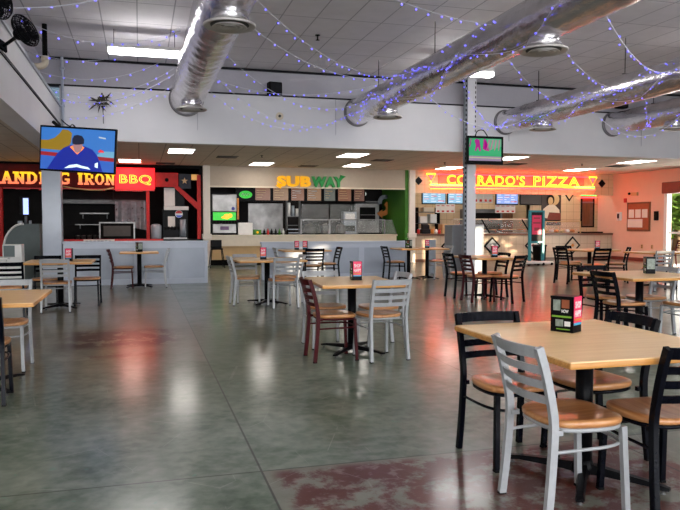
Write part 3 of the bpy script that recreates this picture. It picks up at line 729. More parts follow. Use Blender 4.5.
for pl in ([(-.30, .24), (-.24, .28), (-.16, .25), (-.14, .10), (-.12, -.02), (-.17, -.02), (-.20, .08), (-.25, -.02), (-.29, -.02), (-.26, .12)], [(-.42, .05), (-.37, .28), (-.40, .28), (-.44, .1)], [(-.05, .28), (.0, .28), (-.02, .0), (.1, -.02), (.13, .02), (-.07, .02)]):
    flat(pl, scr('tv_magenta', (.35, .0, .20), .55), -.005, s)
for pl in ([(.05, .28), (.44, .28), (.44, .1), (.1, .0), (.06, .1)],): flat(pl, scr('tv_grey', (.10, .30, .18), .7), -.005, s)
for k in range(4): flat([(.1 + k * .09, .26), (.13 + k * .09, .26), (.05 + k * .11, .02), (.02 + k * .11, .0)], scr('tv_rose', (.35, .12, .2), .7), -.008, s)
obj('mount_arm', MB().box(-.24, .1, .06, .40, -.05, .05), 'dull_black', t)
obj('cord', MB().tube(smooth_path([(-.25, .04, .35), (-.2, .04, .47), (-.05, .04, .5), (.05, .04, .4), (.08, .04, .34)], 6), .012, 6), 'dull_black', t)

# ------------------------------------------------------------------ fans, pipe, speakers, small ceiling things
def fan(loc, rot, label):
    t = thing('wall_fan', label, 'fan', loc); t.rotation_euler = rot
    cg = MB()
    for y, r in ((-.07, .10), (-.06, .17), (-.03, .22), (0, .235), (.03, .22), (.06, .17)):
        cg.tube([(r * math.cos(2 * PI * j / 28), y, r * math.sin(2 * PI * j / 28)) for j in range(28)], .005, 4, closed=True)
    for k in range(28):
        a = 2 * PI * k / 28
        cg.tube([(q * math.cos(a), y, q * math.sin(a)) for q, y in ((.05, -.075), (.17, -.06), (.235, 0), (.17, .06), (.05, .075))], .003, 4)
    obj('cage', cg, 'black', t)
    bl = MB()
    for k in range(4):
        T = Matrix.Rotation(k * PI / 2, 4, 'Y') @ Matrix.Rotation(.45, 4, 'X')
        bl.prism([(.03, -.02), (.12, -.07), (.20, -.06), (.215, .02), (.16, .06), (.03, .02)], -.004, .004, 'XZ', T)
    obj('blade', bl, 'black', t)
    obj('motor', MB().ball((0, .1, 0), .09, 16, 10, (1, 1.1, 1)).ball((0, -.06, 0), .04, 12, 8), 'black', t)
    obj('bracket', MB().cyl((0, .14, -.02), (-.0, .42, -.05), .025, n=10).box(-.06, .06, .40, .43, -.12, .04), 'black', t); t.scale = (.85, .85, .85)
fan((-1.28, 9.15, 3.66), (math.radians(-24), math.radians(20), math.radians(50)), 'black wall fan on the left header, the lower fully visible one')
fan((-1.34, 7.75, 3.60), (math.radians(-10), 0, math.radians(60)), 'black wall fan cut by the top left corner of the picture')
t = thing('drain_pipe', 'black pipe from the ceiling with a white elbow, at the upper left', 'pipe', (-1.63, 13.95, 5.0))
obj('pipe', MB().cyl((0, 0, 0), (0, 0, -.62), .045, n=14), 'dull_black', t)
obj('elbow', MB().tube(smooth_path([(0, 0, -.6), (0, 0, -.70), (-.06, 0, -.76), (-.2, 0, -.78)], 5), .06, 14).cyl((0, 0, -.58), (0, 0, -.66), .068, n=14), 'cream_lip', t)
obj('pipe', MB().cyl((-.18, 0, -.78), (-.43, 0, -.78), .045, n=14), 'tan', t)
t = thing('conduit', 'pale vertical conduit at the corner above the large television', 'conduit', (-1.58, 16.42, 3.2))
obj('pipe', MB().cyl((0, 0, 0), (0, 0, 1.78), .03, n=10), 'half_wall_trim', t); obj('strap', MB().box(-.05, .05, -.04, .05, .7, .74).box(-.05, .05, -.04, .05, 1.5, 1.54), 'half_wall_trim', t)
def speaker(x, z, label):
    t = thing('speaker', label, 'speaker', (x, 16.38, z), .15, 'black speakers on the header')
    obj('cabinet', MB().bbox(-.16, .16, -.14, .08, -.14, .16, .03), 'dull_black', t)
    obj('front_grille', MB().box(-.13, .13, -.148, -.14, -.11, .13), 'charcoal', t)
    obj('bracket', MB().box(-.03, .03, .05, .26, -.05, .05), 'dull_black', t)
speaker(3.07, 4.5, 'black speaker left of the second duct'); speaker(12.62, 4.62, 'dark speaker above the rightmost duct')
t = thing('strobe_alarm', 'small round cream alarm under the black speaker on the header', 'alarm', (3.22, 16.5, 3.9))
obj('base', MB().cyl((0, 0, 0), (0, -.03, 0), .09, n=20), 'cream_lip', t); obj('lens', MB().ball((0, -.04, 0), .035, 12, 8), 'grille_dark', t)
# tangle left over on the header: drooping dried garland
t = thing('dried_garland', 'clump of dark dried garland hanging above the large television', 'garland', (-.82, 16.3, 4.0))
g = MB(); random.seed(3)
for k in range(46):
    a = random.uniform(0, 2 * PI); l = random.uniform(.08, .30); p = Vector((random.uniform(-.05, .15), random.uniform(-.05, .05), random.uniform(-.05, .12)))
    d = Vector((math.cos(a) * l, random.uniform(-.05, .05), math.sin(a) * l * .8 - .03)); q = Vector((-d.z, .01, d.x)).normalized() * .018
    m_ = p + d * .5
    g.add([p, m_ + q, p + d, m_ - q], [(0, 1, 2, 3)])
obj('leaf', g, mat('dry_leaf', (.05, .045, .03), .8, noise=.4), t)['kind'] = 'stuff'
obj('stem', MB().tube([(.05, .1, .2), (.05, .0, .05), (.08, 0, -.25), (.08, 0, -.45)], .008, 6).cyl((.05, .2, .2), (.05, 0, .2), .01, n=6), 'dull_black', t)

# ------------------------------------------------------------------ string lights
BULB = MB().ball((0, 0, 0), .012, 8, 6).mesh('bulb'); BULB.materials.append(M['led'])
def strand(a, b, sag, label, n=None, sp=.24, jit=.0, pts=None, r=.0035):
    a, b = Vector(a), Vector(b); L = (b - a).length
    t = thing('string_light', label, 'string lights', a, 0, 'blue string lights')
    if pts is None:
        P = [a.lerp(b, k / 24) + Vector((0, 0, -4 * sag * (k / 24) * (1 - k / 24))) - a for k in range(25)]
    else: P = [Vector(p) - a for p in pts]
    obj('cord', MB().tube(P, r, 5), 'cord', t)
    seg = [0]
    for i in range(1, len(P)): seg.append(seg[-1] + (P[i] - P[i-1]).length)
    tot = seg[-1]; cnt = n or int(tot / sp)
    rnd = random.Random(hash(label) % 1000 if False else len(label) * 7 + int(abs(a.y) * 10))
    for k in range(cnt):
        s = (k + .5 + rnd.uniform(-.15, .15)) / cnt * tot
        i = max(j for j in range(len(seg)) if seg[j] <= s); i = min(i, len(P) - 2)
        u = (s - seg[i]) / (seg[i+1] - seg[i]); p = P[i].lerp(P[i+1], u)
        o = bpy.data.objects.new('bulb', BULB); C.objects.link(o); o.parent = t
        o.location = p + Vector((rnd.uniform(-.03, .03), rnd.uniform(-.03, .03), -.028 + rnd.uniform(-.02, .02)))
XL, D1L, D1R, D2L, D2R, D3L, D3R, D4L = -1.62, .64, 1.42, 4.78, 5.52, 8.85, 9.5, 12.12
strand((XL, 9.4, 3.98), (D1L, 8.9, 4.50), .16, 'thick white strand of blue lights nearest the top left corner', r=.007)
strand((XL, 9.3, 3.97), (D1L, 10.95, 4.32), .34, 'blue light strand from the left header passing under the lower fan')
strand((XL, 11.6, 3.97), (D1L, 11.0, 4.28), .28, 'blue light strand just under the white pipe elbow')
strand((XL, 13.2, 3.98), (D1L, 12.6, 4.30), .26, 'blue light strand from the left header below the fluorescent fixture')
strand((XL, 14.9, 4.0), (D1L, 13.4, 4.22), .28, 'blue light strand meeting the first duct near its diffuser')
strand((-1.6, 16.3, 4.05), (D1L, 13.6, 4.15), .26, 'bright white cord strand curving up to the first duct', r=.007)
strand((-1.5, 16.35, 3.66), (D1L, 14.2, 4.05), .20, 'lowest blue light strand above the large television')
strand((XL, 15.6, 3.97), (D1L, 15.2, 4.1), .22, 'blue light strand along the left end of the header')
strand((D1R, 9.1, 4.30), (D2L, 12.6, 4.19), .34, 'blue light strand from the first duct sweeping across the ceiling')
strand((D1R, 10.0, 4.24), (D2L, 11.8, 4.10), .42, 'blue light strand below the black speaker, upper one')
strand((D1R, 12.4, 4.35), (D2L, 14.6, 4.05), .52, 'blue light strand hanging in front of the speaker')
strand((D1R, 13.8, 4.22), (D2L, 15.6, 3.95), .62, 'deep blue light strand low on the header between first and second ducts')
strand((D1R, 15.0, 4.15), (D2L, 16.2, 3.95), .55, 'lowest blue light strand between the first and second ducts')
strand((D1R, 7.3, 4.3), (D2L, 9.0, 4.15), .15, 'faint blue light strand near the top between first and second ducts')
strand((D1R, 14.5, 4.3), (D2L, 12.2, 4.1), .35, 'blue light strand crossing the others behind the second duct')
strand((D2R, 7.6, 4.10), (D3L, 10.2, 4.0), .30, 'blue light strand from second to third duct, uppermost', r=.007)
strand((D2R, 8.6, 3.95), (D3L, 11.2, 3.92), .28, 'blue light strand from second to third duct behind the large diffuser')
strand((D2R, 10.0, 4.05), (D3L, 12.6, 4.0), .38, 'blue light strand crossing above the steel column')
strand((D2R, 13.0, 3.9), (D3L, 14.6, 3.9), .46, 'blue light strand swooping in front of the steel column', r=.007)
strand((D2R, 11.5, 4.0), (D3L, 15.8, 3.95), .45, 'blue light strand ending at the start of the third duct')
strand((D3R, 13.3, 3.86), (D4L, 13.4, 4.0), .62, 'blue light strand from third to fourth duct, hanging lowest', r=.007)
strand((D3R, 11.6, 3.9), (D4L, 14.6, 4.0), .40, 'blue light strand from third to fourth duct, upper one')
strand((D2R, 6.2, 4.2), (D3L, 7.0, 4.1), .2, 'blue light strand in the top right corner')
strand((D4L + .66, 12.5, 4.0), (16.8, 14.5, 4.3), .45, 'blue light strand right of the fourth duct')
def along(x, z, r, y0, y1, a0, a1, label, wob=.35, ph=0.):
    pts = []
    for k in range(61):
        u = k / 60; a = math.radians(a0 + (a1 - a0) * u) + wob * math.sin(u * 17 + ph); pts.append((x + (r + .03) * math.cos(a), y0 + (y1 - y0) * u, z + (r + .03) * math.sin(a)))
    strand(pts[0], pts[-1], 0, label, pts=pts, sp=.27, r=.0025)
along(5.15, 4.07, .31, 16.2, 10.5, 190, 150, 'blue light strand lying along the upper side of the second duct')
along(5.15, 4.07, .31, 16.1, 9.0, 215, 170, 'blue light strand lying along the middle of the second duct', .5, 1.)
along(5.15, 4.07, .31, 15.0, 6.0, 260, 200, 'blue light strand lying along the underside of the second duct', .5, 2.)
along(9.18, 3.99, .29, 16.1, 9.5, 200, 160, 'blue light strand lying along the upper side of the third duct', .4, 3.)
along(9.18, 3.99, .29, 15.5, 8.5, 250, 190, 'blue light strand lying along the underside of the third duct', .5, 4.)
along(12.45, 4.06, .30, 16.0, 11.0, 230, 180, 'blue light strand lying along the fourth duct', .5, 5.)

# ------------------------------------------------------------------ barbecue shop
def western(body, w, h, cx, cz, y):
    """slab-serif block letters"""
    S = {'I': [((.5, 0), (.5, 1), .34)], 'N': [((.2, 0), (.2, 1), .22), ((.8, 0), (.8, 1), .22), ((.2, .92), (.8, .08), .24)],
         'D': [((.24, 0), (.24, 1), .26), ((.24, .90), (.62, .90), .2), ((.24, .10), (.62, .10), .2), ((.60, .90), (.84, .68), .24), ((.84, .72), (.84, .28), .26), ((.84, .32), (.60, .10), .24)],
         'O': [((.3, .90), (.7, .90), .2), ((.3, .10), (.7, .10), .2), ((.16, .7), (.16, .3), .26), ((.84, .7), (.84, .3), .26), ((.16, .66), (.36, .88), .22), ((.84, .66), (.64, .88), .22), ((.16, .34), (.36, .12), .22), ((.84, .34), (.64, .12), .22)],
         'A': [((.5, 1.0), (.17, .05), .24), ((.5, 1.0), (.83, .05), .24), ((.3, .34), (.7, .34), .16)],
         'R': [((.24, 0), (.24, 1), .26), ((.24, .90), (.68, .90), .2), ((.24, .48), (.68, .48), .18), ((.80, .86), (.80, .54), .24), ((.50, .48), (.84, .05), .26)],
         'G': [((.3, .90), (.84, .90), .2), ((.3, .10), (.8, .10), .2), ((.16, .7), (.16, .3), .26), ((.16, .66), (.36, .88), .22), ((.16, .34), (.36, .12), .22), ((.84, .44), (.84, .08), .24), ((.54, .42), (.98, .42), .16), ((.86, .95), (.86, .70), .14)],
         'B': [((.24, 0), (.24, 1), .26), ((.24, .90), (.68, .90), .2), ((.24, .52), (.68, .52), .16), ((.24, .10), (.70, .10), .2), ((.78, .86), (.78, .58), .24), ((.82, .46), (.82, .14), .24)]}
    F = {'I': [(.5, .42, 0), (.5, .42, 1)], 'N': [(.2, .26, 0), (.2, .26, 1), (.8, .26, 1)], 'D': [(.2, .24, 0), (.2, .24, 1)], 'A': [(.17, .24, 0), (.83, .24, 0)], 'R': [(.22, .26, 0), (.2, .24, 1), (.86, .18, 0)], 'B': [(.2, .24, 0), (.2, .24, 1)], 'O': [], 'G': []}
    wd = {'I': .62}; tot = sum(wd.get(c, 1.) + .10 for c in body) - .10; k = w / tot; x = cx - w / 2; mb = MB()
    for c in body:
        cw = wd.get(c, 1.) * k; n = 0
        for (ax, az), (bx_, bz), t_ in S[c]:
            A = Vector((x + ax * cw, 0, cz - h / 2 + az * h)); B_ = Vector((x + bx_ * cw, 0, cz - h / 2 + bz * h)); d = (B_ - A).normalized(); q = Vector((-d.z, 0, d.x)) * t_ * k / 2
            yy = y - .03 - n * .0006; n += 1
            mb.prism([((A - q).x, (A - q).z), ((B_ - q).x, (B_ - q).z), ((B_ + q).x, (B_ + q).z), ((A + q).x, (A + q).z)], yy, y)
        for fx, hw, top in F[c]:
            z0 = cz + h / 2 - .16 * h if top else cz - h / 2; mb.box(x + (fx - hw) * cw, x + (fx + hw) * cw, y - .038 - n * .0006, y, z0, z0 + .16 * h); n += 1
        x += cw + .10 * k
    return mb
t = thing('barbecue_sign', 'dark red sign with yellow letters reading BRANDING IRON and neon BBQ', 'sign', (0, YS, 0))
obj('board', MB().bbox(-6.4, -.74, -.16, -.05, 2.42, 3.12, .02), 'dark_red', t)
obj('board', MB().bbox(-.72, .47, -.16, -.05, 2.42, 3.08, .02), mat('glowing_red', (.5, .01, .01), .5, emit=(1, .008, .015), es=1.1, noise=.05), t)
rg = MB(); random.seed(5); x = -6.4
while x < .4:
    w_ = random.uniform(.25, .5); rg.box(x, min(x + w_, .46), -.15, -.06, 2.42 - random.uniform(.02, .07), 2.43); x += w_
obj('ragged_edge', rg, 'red', t)
obj('letters', western('BRANDING', 2.58, .36, -3.30, 2.71, -.18), 'letter_paint', t)
obj('letters', western('IRON', 1.08, .36, -1.26, 2.71, -.18), 'letter_paint', t)
obj('neon_tube', text_mesh('BBQ', .95, .31, -.11, 2.70, -.19, .02, 0, tube=.014, spacing=1.1), 'neon_yellow', t)
obj('neon_backing', text_mesh('BBQ', .98, .33, -.11, 2.70, -.165, .01, .03, spacing=1.1), scr('bbq_red', (1, .02, .01), .8), t)
obj('decor_branch', MB().tube(smooth_path([(-2.2, -.22, 2.47), (-1.8, -.24, 2.40), (-1.2, -.24, 2.37), (-.75, -.22, 2.44)], 6), .022, 6), 'tan', t)
t = thing('barbecue_counter', 'black counter of the barbecue shop under the dark red sign', 'counter', (-2.5, YS, 0))
obj('cabinet', Bx(-3.9, 4.3, -.2, .5, 0, .80), 'dull_black', t); obj('worktop', MB().bbox(-3.9, 4.3, -.25, .55, .80, .86, .01), 'black', t)
obj('red_stripe', Bx(.3, 3.2, -.262, -.252, .80, .88), 'red', t)
b = obj('paper_banner', Bx(.85, 1.75, -.27, -.263, .76, .87), 'paper', t)
bt = MB(); [bt.box(.92 + k * .11, .99 + k * .11, -.273, -.270, .80, .83) for k in range(7)]; obj('banner_print', bt, 'grey_metal', b)
def simple(name, label, cat, mb, m, loc=(0, 0, 0), group=None): return tag(obj(name, mb, m, loc=loc), label, cat, group)
t = thing('exhaust_hood', 'long steel hood strip across the dark barbecue kitchen', 'hood', (-1.0, 24, 2.05))
obj('canopy', MB().prism([(-.3, -.06), (-.3, .06), (.3, .35), (.9, .35), (.9, -.06)], -1.35, 1.25, 'YZ'), 'steel_dull', t)
t = thing('wall_shelf', 'thin steel shelf in the dark barbecue kitchen', 'shelf', (-1.45, 24.9, 1.67))
obj('board', Bx(-.45, .45, -.3, .3, 0, .04), 'steel', t); [obj('bracket', Bx(q, q + .03, .1, .3, -.15, 0), 'steel_dull', t) for q in (-.4, .37)]
t = thing('wall_shelf', 'lower steel shelf with cups in the dark barbecue kitchen', 'shelf', (-1.55, 24.9, 1.30))
obj('board', Bx(-.5, .5, -.3, .3, 0, .03), 'steel', t); [obj('bracket', Bx(q, q + .03, .1, .3, -.12, 0), 'steel_dull', t) for q in (-.4, .37)]
for k in range(5):
    simple('steel_pot', 'small steel pot, one of five in a row on the barbecue counter', 'pot', MB().lathe([(.05, 0), (.07, .12), (.075, .13), (.065, .13)], n=14), 'steel', (-1.85 + k * .17, 23.1, .90 - .04), 'row of small steel pots')
t = thing('food_warmer', 'black warming cabinet with a bright steel frame on the barbecue counter', 'oven', (-.68, 23.05, .86))
obj('body', MB().box(-.5, .5, -.2, .2, 0, .5), 'dull_black', t)
obj('frame', MB().box(-.53, .53, -.23, -.2, .5, .54).box(-.53, -.49, -.23, -.2, 0, .5).box(.49, .53, -.23, -.2, 0, .5), 'steel', t)
obj('front_window', Bx(-.4, .4, -.215, -.2, .1, .42), 'grille_dark', t)
t = thing('plastic_curtain', 'clear plastic sheet hanging in the barbecue kitchen window', 'curtain', (-.3, 23.4, 1.35))
c_ = MB(); rings = []
for i in range(25):
    x = -.45 + i * .04; rings.append((x, .05 * math.sin(i * .9)))
vs = [(x, y, .72 if k else -.02 - .2 * (x + .45)) for k in (0, 1) for x, y in rings]
c_.add(vs, [(i, i + 1, i + 26, i + 25) for i in range(24)]); obj('sheet', c_, 'clear', t)
obj('rail', MB().cyl((-.5, 0, .72), (.55, 0, .72), .015, n=8).cyl((-.5, 0, .72), (-.5, 0, 1.75), .01, n=6).cyl((.55, 0, .72), (.55, 0, 1.75), .01, n=6), 'steel', t)
simple('timber_post', 'red timber post left of the soda fountain', 'post', MB().bbox(-.05, .05, -.05, .05, 0, 1.55, .006), 'barn_red', (.25, 22.75, .86))
simple('timber_post', 'red timber post at the far left of the barbecue front', 'post', MB().bbox(-.08, .08, -.08, .08, 0, 2.42, .006), 'barn_red', (-3.93, 22.45, 0))
t = thing('barn_frame', 'red barn frame with a diagonal brace beside the soda fountain', 'frame', (1.3, YS, 0))
obj('beam', MB().bbox(-.82, -.12, -.1, 0, 2.5, 2.95, .01), 'barn_red', t); obj('post', MB().bbox(.46, .58, -.1, 0, .86, 2.9, .01), 'barn_red', t)
obj('brace', MB().prism([(-.28, 2.52), (-.1, 2.52), (.52, 1.98), (.52, 1.74)], -.09, -.01), 'barn_red', t)
obj('bolt', MB().cyl((-.47, -.1, 2.72), (-.47, -.13, 2.72), .06, n=16), 'dull_black', t)
t = thing('star_plaque', 'dark plaque with a tan star beside the barbecue sign', 'plaque', (1.38, YS - .02, 2.7))
obj('board', MB().box(-.17, .2, -.03, 0, -.24, .22), mat('navy', (.01, .014, .03), .6, noise=.1), t)
obj('star', MB().prism([((.11 if k % 2 == 0 else .045) * math.sin(k * PI / 5), (.11 if k % 2 == 0 else .045) * math.cos(k * PI / 5)) for k in range(10)], -.045, -.03), 'tan', t)
t = thing('amber_sign', 'small amber lit box high beside the shop divider', 'light box', (1.70, YS - .02, 2.82)); obj('box', MB().bbox(-.12, .12, -.06, 0, -.1, .1, .01), 'dull_black', t); obj('face', Bx(-.11, .11, -.066, -.06, -.09, .09), scr('amber', (.55, .25, .03), .6), t)
t = thing('soda_fountain', 'black soda fountain with white panels and a round red white and blue badge', 'soda machine', (1.08, 23.05, .86))
obj('body', MB().box(-.38, .4, -.15, .35, 0, .95).box(-.3, .3, -.1, .3, .95, 1.6), 'black', t)
obj('white_panel', Bx(-.33, 0, -.17, -.1, 1.05, 1.62), 'white', t); obj('visor', MB().bbox(-.34, .42, -.28, -.1, .92, 1.04, .015), 'white', t)
pb = obj('badge', MB().cyl((.12, -.18, .80), (.12, -.20, .80), .12, n=24), 'white', t)
obj('badge_top', MB().prism([(.12 + .105 * math.cos(a), .80 + .105 * math.sin(a)) for a in [PI * (.05 + .9 * k / 10) for k in range(11)]], -.206, -.20), 'red', pb)
obj('badge_bottom', MB().prism([(.12 + .105 * math.cos(a), .79 + .105 * math.sin(a)) for a in [PI * (1.1 + .8 * k / 10) for k in range(11)]], -.206, -.20), scr('badge_blue', (.01, .05, .35), .6), pb)
obj('notice', Bx(-.22, .0, -.165, -.15, .38, .72), 'paper', t); obj('cup_tube', MB().cyl((.24, -.2, .08), (.24, -.2, .62), .10, n=16), 'grey_metal_light', t)
nz = MB()
for k in range(6): nz.cyl((-.3 + k * .1, -.2, .30), (-.3 + k * .1, -.2, .40), .03, n=10)
obj('nozzle', nz, 'dull_black', t); obj('drip_tray', MB().box(-.36, .36, -.3, -.15, 0, .05), 'steel', t)
simple('waste_bin', 'rounded grey bin between the red post and the soda fountain', 'bin', MB().lathe([(.13, 0), (.16, .05), (.17, .42), (.12, .47), (.04, .49)], n=24), 'grey_metal_light', (.49, 22.8, .86))
# curved dispenser and neighbours at the far left
t = thing('drink_dispenser', 'tall grey dispenser cabinet with a curved white-edged side, left of the square column', 'cabinet', (-2.72, 18.5, 0))
prof = [(-.40, 0), (-.40, .75)] + [(-.40 + .45 * (1 - math.cos(a)), .75 + .60 * math.sin(a)) for a in [PI / 2 * k / 8 for k in range(1, 9)]] + [(.40, 1.35), (.40, 0)]
obj('body', MB().prism(prof, -.3, .3), 'kiosk', t)
obj('edge_strip', MB().tube([(x, -.31, z) for x, z in prof[:10]], .025, 8), 'white', t)
obj('spout', MB().box(-.1, .0, -.2, -.1, 1.35, 1.42).box(.15, .2, -.2, -.1, 1.35, 1.43), 'grey_metal', t)
t = thing('order_screen', 'narrow lit screen on a pole above the curved dispenser', 'screen', (-2.72, 18.75, 1.35))
obj('pole', MB().cyl((.02, 0, 0), (.02, 0, .25), .03, n=10), 'grey_metal', t); obj('case', MB().bbox(-.11, .1, -.04, .04, .2, .66, .01), 'black', t); obj('screen', Bx(-.03, .09, -.046, -.04, .23, .63), scr('cool_screen', (.35, .45, 1.), 1.2), t)
t = thing('condiment_stand', 'white counter with a dark-fronted box at the left edge', 'cabinet', (-2.55, 15.0, 0))
obj('cabinet', MB().box(-.75, .05, -.2, .3, 0, .66).bbox(-.8, .1, -.25, .35, .66, .70, .01), 'white', t); obj('box', MB().bbox(-.02, .32, -.15, .2, .70, .95, .01), 'white', t); obj('box_door', Bx(-.0, .2, -.158, -.15, .71, .93), 'kiosk', t)
obj('stand', MB().box(.05, .32, -.12, .2, 0, .70), 'white', t)

# ------------------------------------------------------------------ sandwich shop
t = thing('sandwich_sign', 'raised yellow and green letters reading SUBWAY on the beige fascia', 'sign', (5.5, YS, 0))
def arrow_letters(body, w, cx, m): return obj('letters', text_mesh(body, w, .36, cx, 2.745, -.05, .08, .055, spacing=1.08), m, t)
arrow_letters('SUB', 1.14, -.58, 'sub_yellow'); arrow_letters('WAY', 1.12, .57, 'sub_green')
obj('arrow_tip', MB().prism([(-1.20, 2.60), (-1.02, 2.50), (-1.02, 2.68)], -.09, -.01), 'sub_yellow', t)
obj('arrow_tip', MB().prism([(1.20, 2.93), (1.02, 2.98), (1.04, 2.84)], -.09, -.01), 'sub_green', t)
t = thing('sandwich_counter', 'long cream-fronted sandwich counter with tan lower panels', 'counter', (5.4, YS, 0))
obj('worktop', MB().bbox(-3.32, 3.15, -.12, .75, .93, .98, .01), 'cream_lip', t); obj('apron', Bx(-3.30, 3.12, -.08, .7, .62, .93), 'cream_lip', t)
obj('front_panel', Bx(-3.30, 3.12, -.04, .7, .18, .62), 'tan', t); obj('kick', Bx(-3.30, 3.12, .0, .7, 0, .18), 'dull_black', t)
t = thing('ice_soda_machine', 'steel-topped soda machine with a glowing green picture panel', 'soda machine', (2.66, 23.25, .98))
obj('body', MB().box(-.47, .47, -.18, .4, 0, 1.38), 'black', t); obj('ice_bin', MB().bbox(-.40, .40, -.26, .3, .76, 1.32, .02), 'steel', t)
p = obj('picture_panel', Bx(-.37, .37, -.24, -.18, .48, .74), 'green_glow', t)
obj('picture_fruit', MB().ball((.07, -.25, .60), .10, 12, 8, (1, .15, .9)).ball((.18, -.25, .63), .07, 12, 8, (1, .15, 1)).ball((-.04, -.25, .57), .05, 10, 6, (1.4, .15, .6)), scr('fruit', (1, .35, .02), 1.2), p)
nz = MB()
for k in range(8): nz.box(-.37 + k * .1, -.30 + k * .1, -.25, -.18, .36, .46)
obj('nozzle', nz, 'dull_black', t); obj('front_panel', MB().bbox(-.38, .38, -.22, -.1, .06, .36, .01), 'steel', t); obj('badge', Bx(-.14, .14, -.226, -.22, .16, .28), mat('plum', (.08, .03, .10), .4, noise=.05), t)
obj('side_trim', MB().box(.41, .47, -.24, -.18, .5, 1.2), 'orange', t); obj('badge', MB().ball((.28, -.265, .86), .06, 12, 8, (1, .1, 1)), mat('deep_blue', (.02, .02, .2), .4, noise=.05), t)
simple('tray_box', 'white box next to the steel-topped soda machine', 'box', MB().bbox(-.24, .24, -.15, .15, 0, .40, .02).box(-.2, .2, -.155, -.15, .33, .36), 'white', (3.34, 23.15, .98))
t = thing('green_carton', 'small green carton on the sandwich counter', 'carton', (3.74, 23.1, .98)); obj('body', MB().bbox(-.13, .13, -.08, .08, 0, .17, .01), 'green_wall', t); obj('spot', MB().ball((0, -.08, .08), .04, 8, 6, (1, .2, 1)), 'sub_yellow', t)
random.seed(11)
cols = ['dull_black', 'red', 'black', 'charcoal', 'green_wall', 'white', 'dull_black']
for k in range(7):
    simple('sauce_bottle', 'small bottle in the row on the left of the sandwich counter', 'bottle', MB().lathe([(.04, 0), (.04, .12), (.015, .16), (.015, .20)], n=12), cols[k], (3.98 + k * .13, 23.12 + random.uniform(-.03, .05), .98), 'bottles on the sandwich counter')
t = thing('emblem_sign', 'black panel with a green oval emblem at the left of the menu boards', 'sign', (3.46, 23.75, 2.33))
obj('board', MB().box(-.33, .33, 0, .05, -.22, .22), 'black', t); obj('emblem', MB().prism([(.22 * math.cos(2 * PI * k / 24), .13 * math.sin(2 * PI * k / 24)) for k in range(24)], -.02, 0), 'green_glow', t)
obj('emblem_script', MB().tube(smooth_path([(-.14, -.028, -.03), (-.10, -.028, .05), (-.06, -.028, -.03), (-.01, -.028, .03), (.03, -.028, -.03), (.08, -.028, .04), (.14, -.028, -.01)], 4), .012, 5), 'white', t)
bc = ['back_brown', 'back_brown2', 'back_brown', 'back_brown2', 'back_grey', 'back_brown', 'back_brown3']
M['back_brown'] = scr('back_brown', (.30, .13, .07), .4); M['back_brown2'] = scr('back_brown2', (.36, .20, .10), .4); M['back_grey'] = scr('back_grey', (.16, .17, .14), .35); M['back_brown3'] = scr('back_brown3', (.13, .06, .04), .6)
for i, (a, b_) in enumerate(((3.79, 4.34), (4.41, 4.97), (5.04, 5.53), (5.61, 6.14), (6.22, 6.65), (6.73, 7.24), (7.32, 7.73))):
    ordn = ['first', 'second', 'third', 'fourth', 'fifth', 'sixth', 'seventh'][i]
    t = thing('menu_board', 'lit brown menu board, %s from the left above the sandwich counter' % ordn, 'menu board', ((a + b_) / 2, 23.85, 2.36), 0, 'menu boards above the sandwich counter')
    w_ = (b_ - a) / 2
    obj('frame', MB().box(-w_ - .03, w_ + .03, 0, .06, -.25, .26), 'black', t); obj('panel', Bx(-w_ + .02, w_ - .02, -.01, 0, -.21, .22), bc[i], t)
    pi_ = MB(); random.seed(i)
    for k in range(4): pi_.box(-w_ + .06, -w_ + .06 + random.uniform(.3, .8) * w_ * 1.6, -.014, -.01, .12 - k * .08, .14 - k * .08)
    if i in (2, 3, 4): pi_.box(-.1, .1, -.016, -.01, .10, .14)
    obj('printed_lines', pi_, 'white' if i in (2, 3) else 'tan', t)
simple('menu_beam', 'black beam carrying the sandwich menu boards', 'beam', MB().box(-3.4, 3.4, 0, .2, -.03, .08), 'dull_black', (5.46, 23.9, 2.62))
simple('steel_backsplash', 'steel panel on the rear wall of the sandwich kitchen', 'wall panel', MB().bbox(-.65, .62, -.04, 0, -.6, .48, .01).box(-.1, .1, -.06, -.04, -.35, -.2), 'steel', (4.40, 25.19, 1.60))
t = thing('cup_rack', 'rack of cups and lids beside the sneeze guard', 'rack', (5.02, 23.4, .98))
obj('frame', MB().box(-.24, -.21, -.1, .1, 0, 1.15).box(.21, .24, -.1, .1, 0, 1.15).box(-.24, .24, -.1, .1, .3, .32).box(-.24, .24, -.1, .1, .6, .62), 'steel_dull', t)
for k in range(3): obj('cup_stack', MB().cyl((-.14 + k * .14, 0, .62), (-.14 + k * .14, 0, 1.08 - k * .1), .055, .05, 14), 'white' if k != 1 else 'grey_metal_light', t)
obj('tray', MB().box(-.2, .2, -.12, .1, .04, .07).box(-.2, .2, -.12, .1, .16, .19), 'grey_metal_light', t)
for k, (x, w_) in enumerate(((5.62, .40), (6.2, .36), (6.75, .34))):
    t = thing('cooking_pot', 'dark steel pot on the sandwich counter, %s of three behind the glass' % ('left', 'middle', 'right')[k], 'pot', (x, 23.5, .98), 0, 'pots behind the sneeze guard')
    obj('body', MB().lathe([(w_ * .42, 0), (w_ * .5, .05), (w_ * .5, .3), (w_ * .45, .3)], n=20), 'steel_dull', t); obj('lid', MB().lathe([(w_ * .5, .30), (w_ * .3, .35), (.03, .37), (.03, .40)], n=20), 'steel', t)
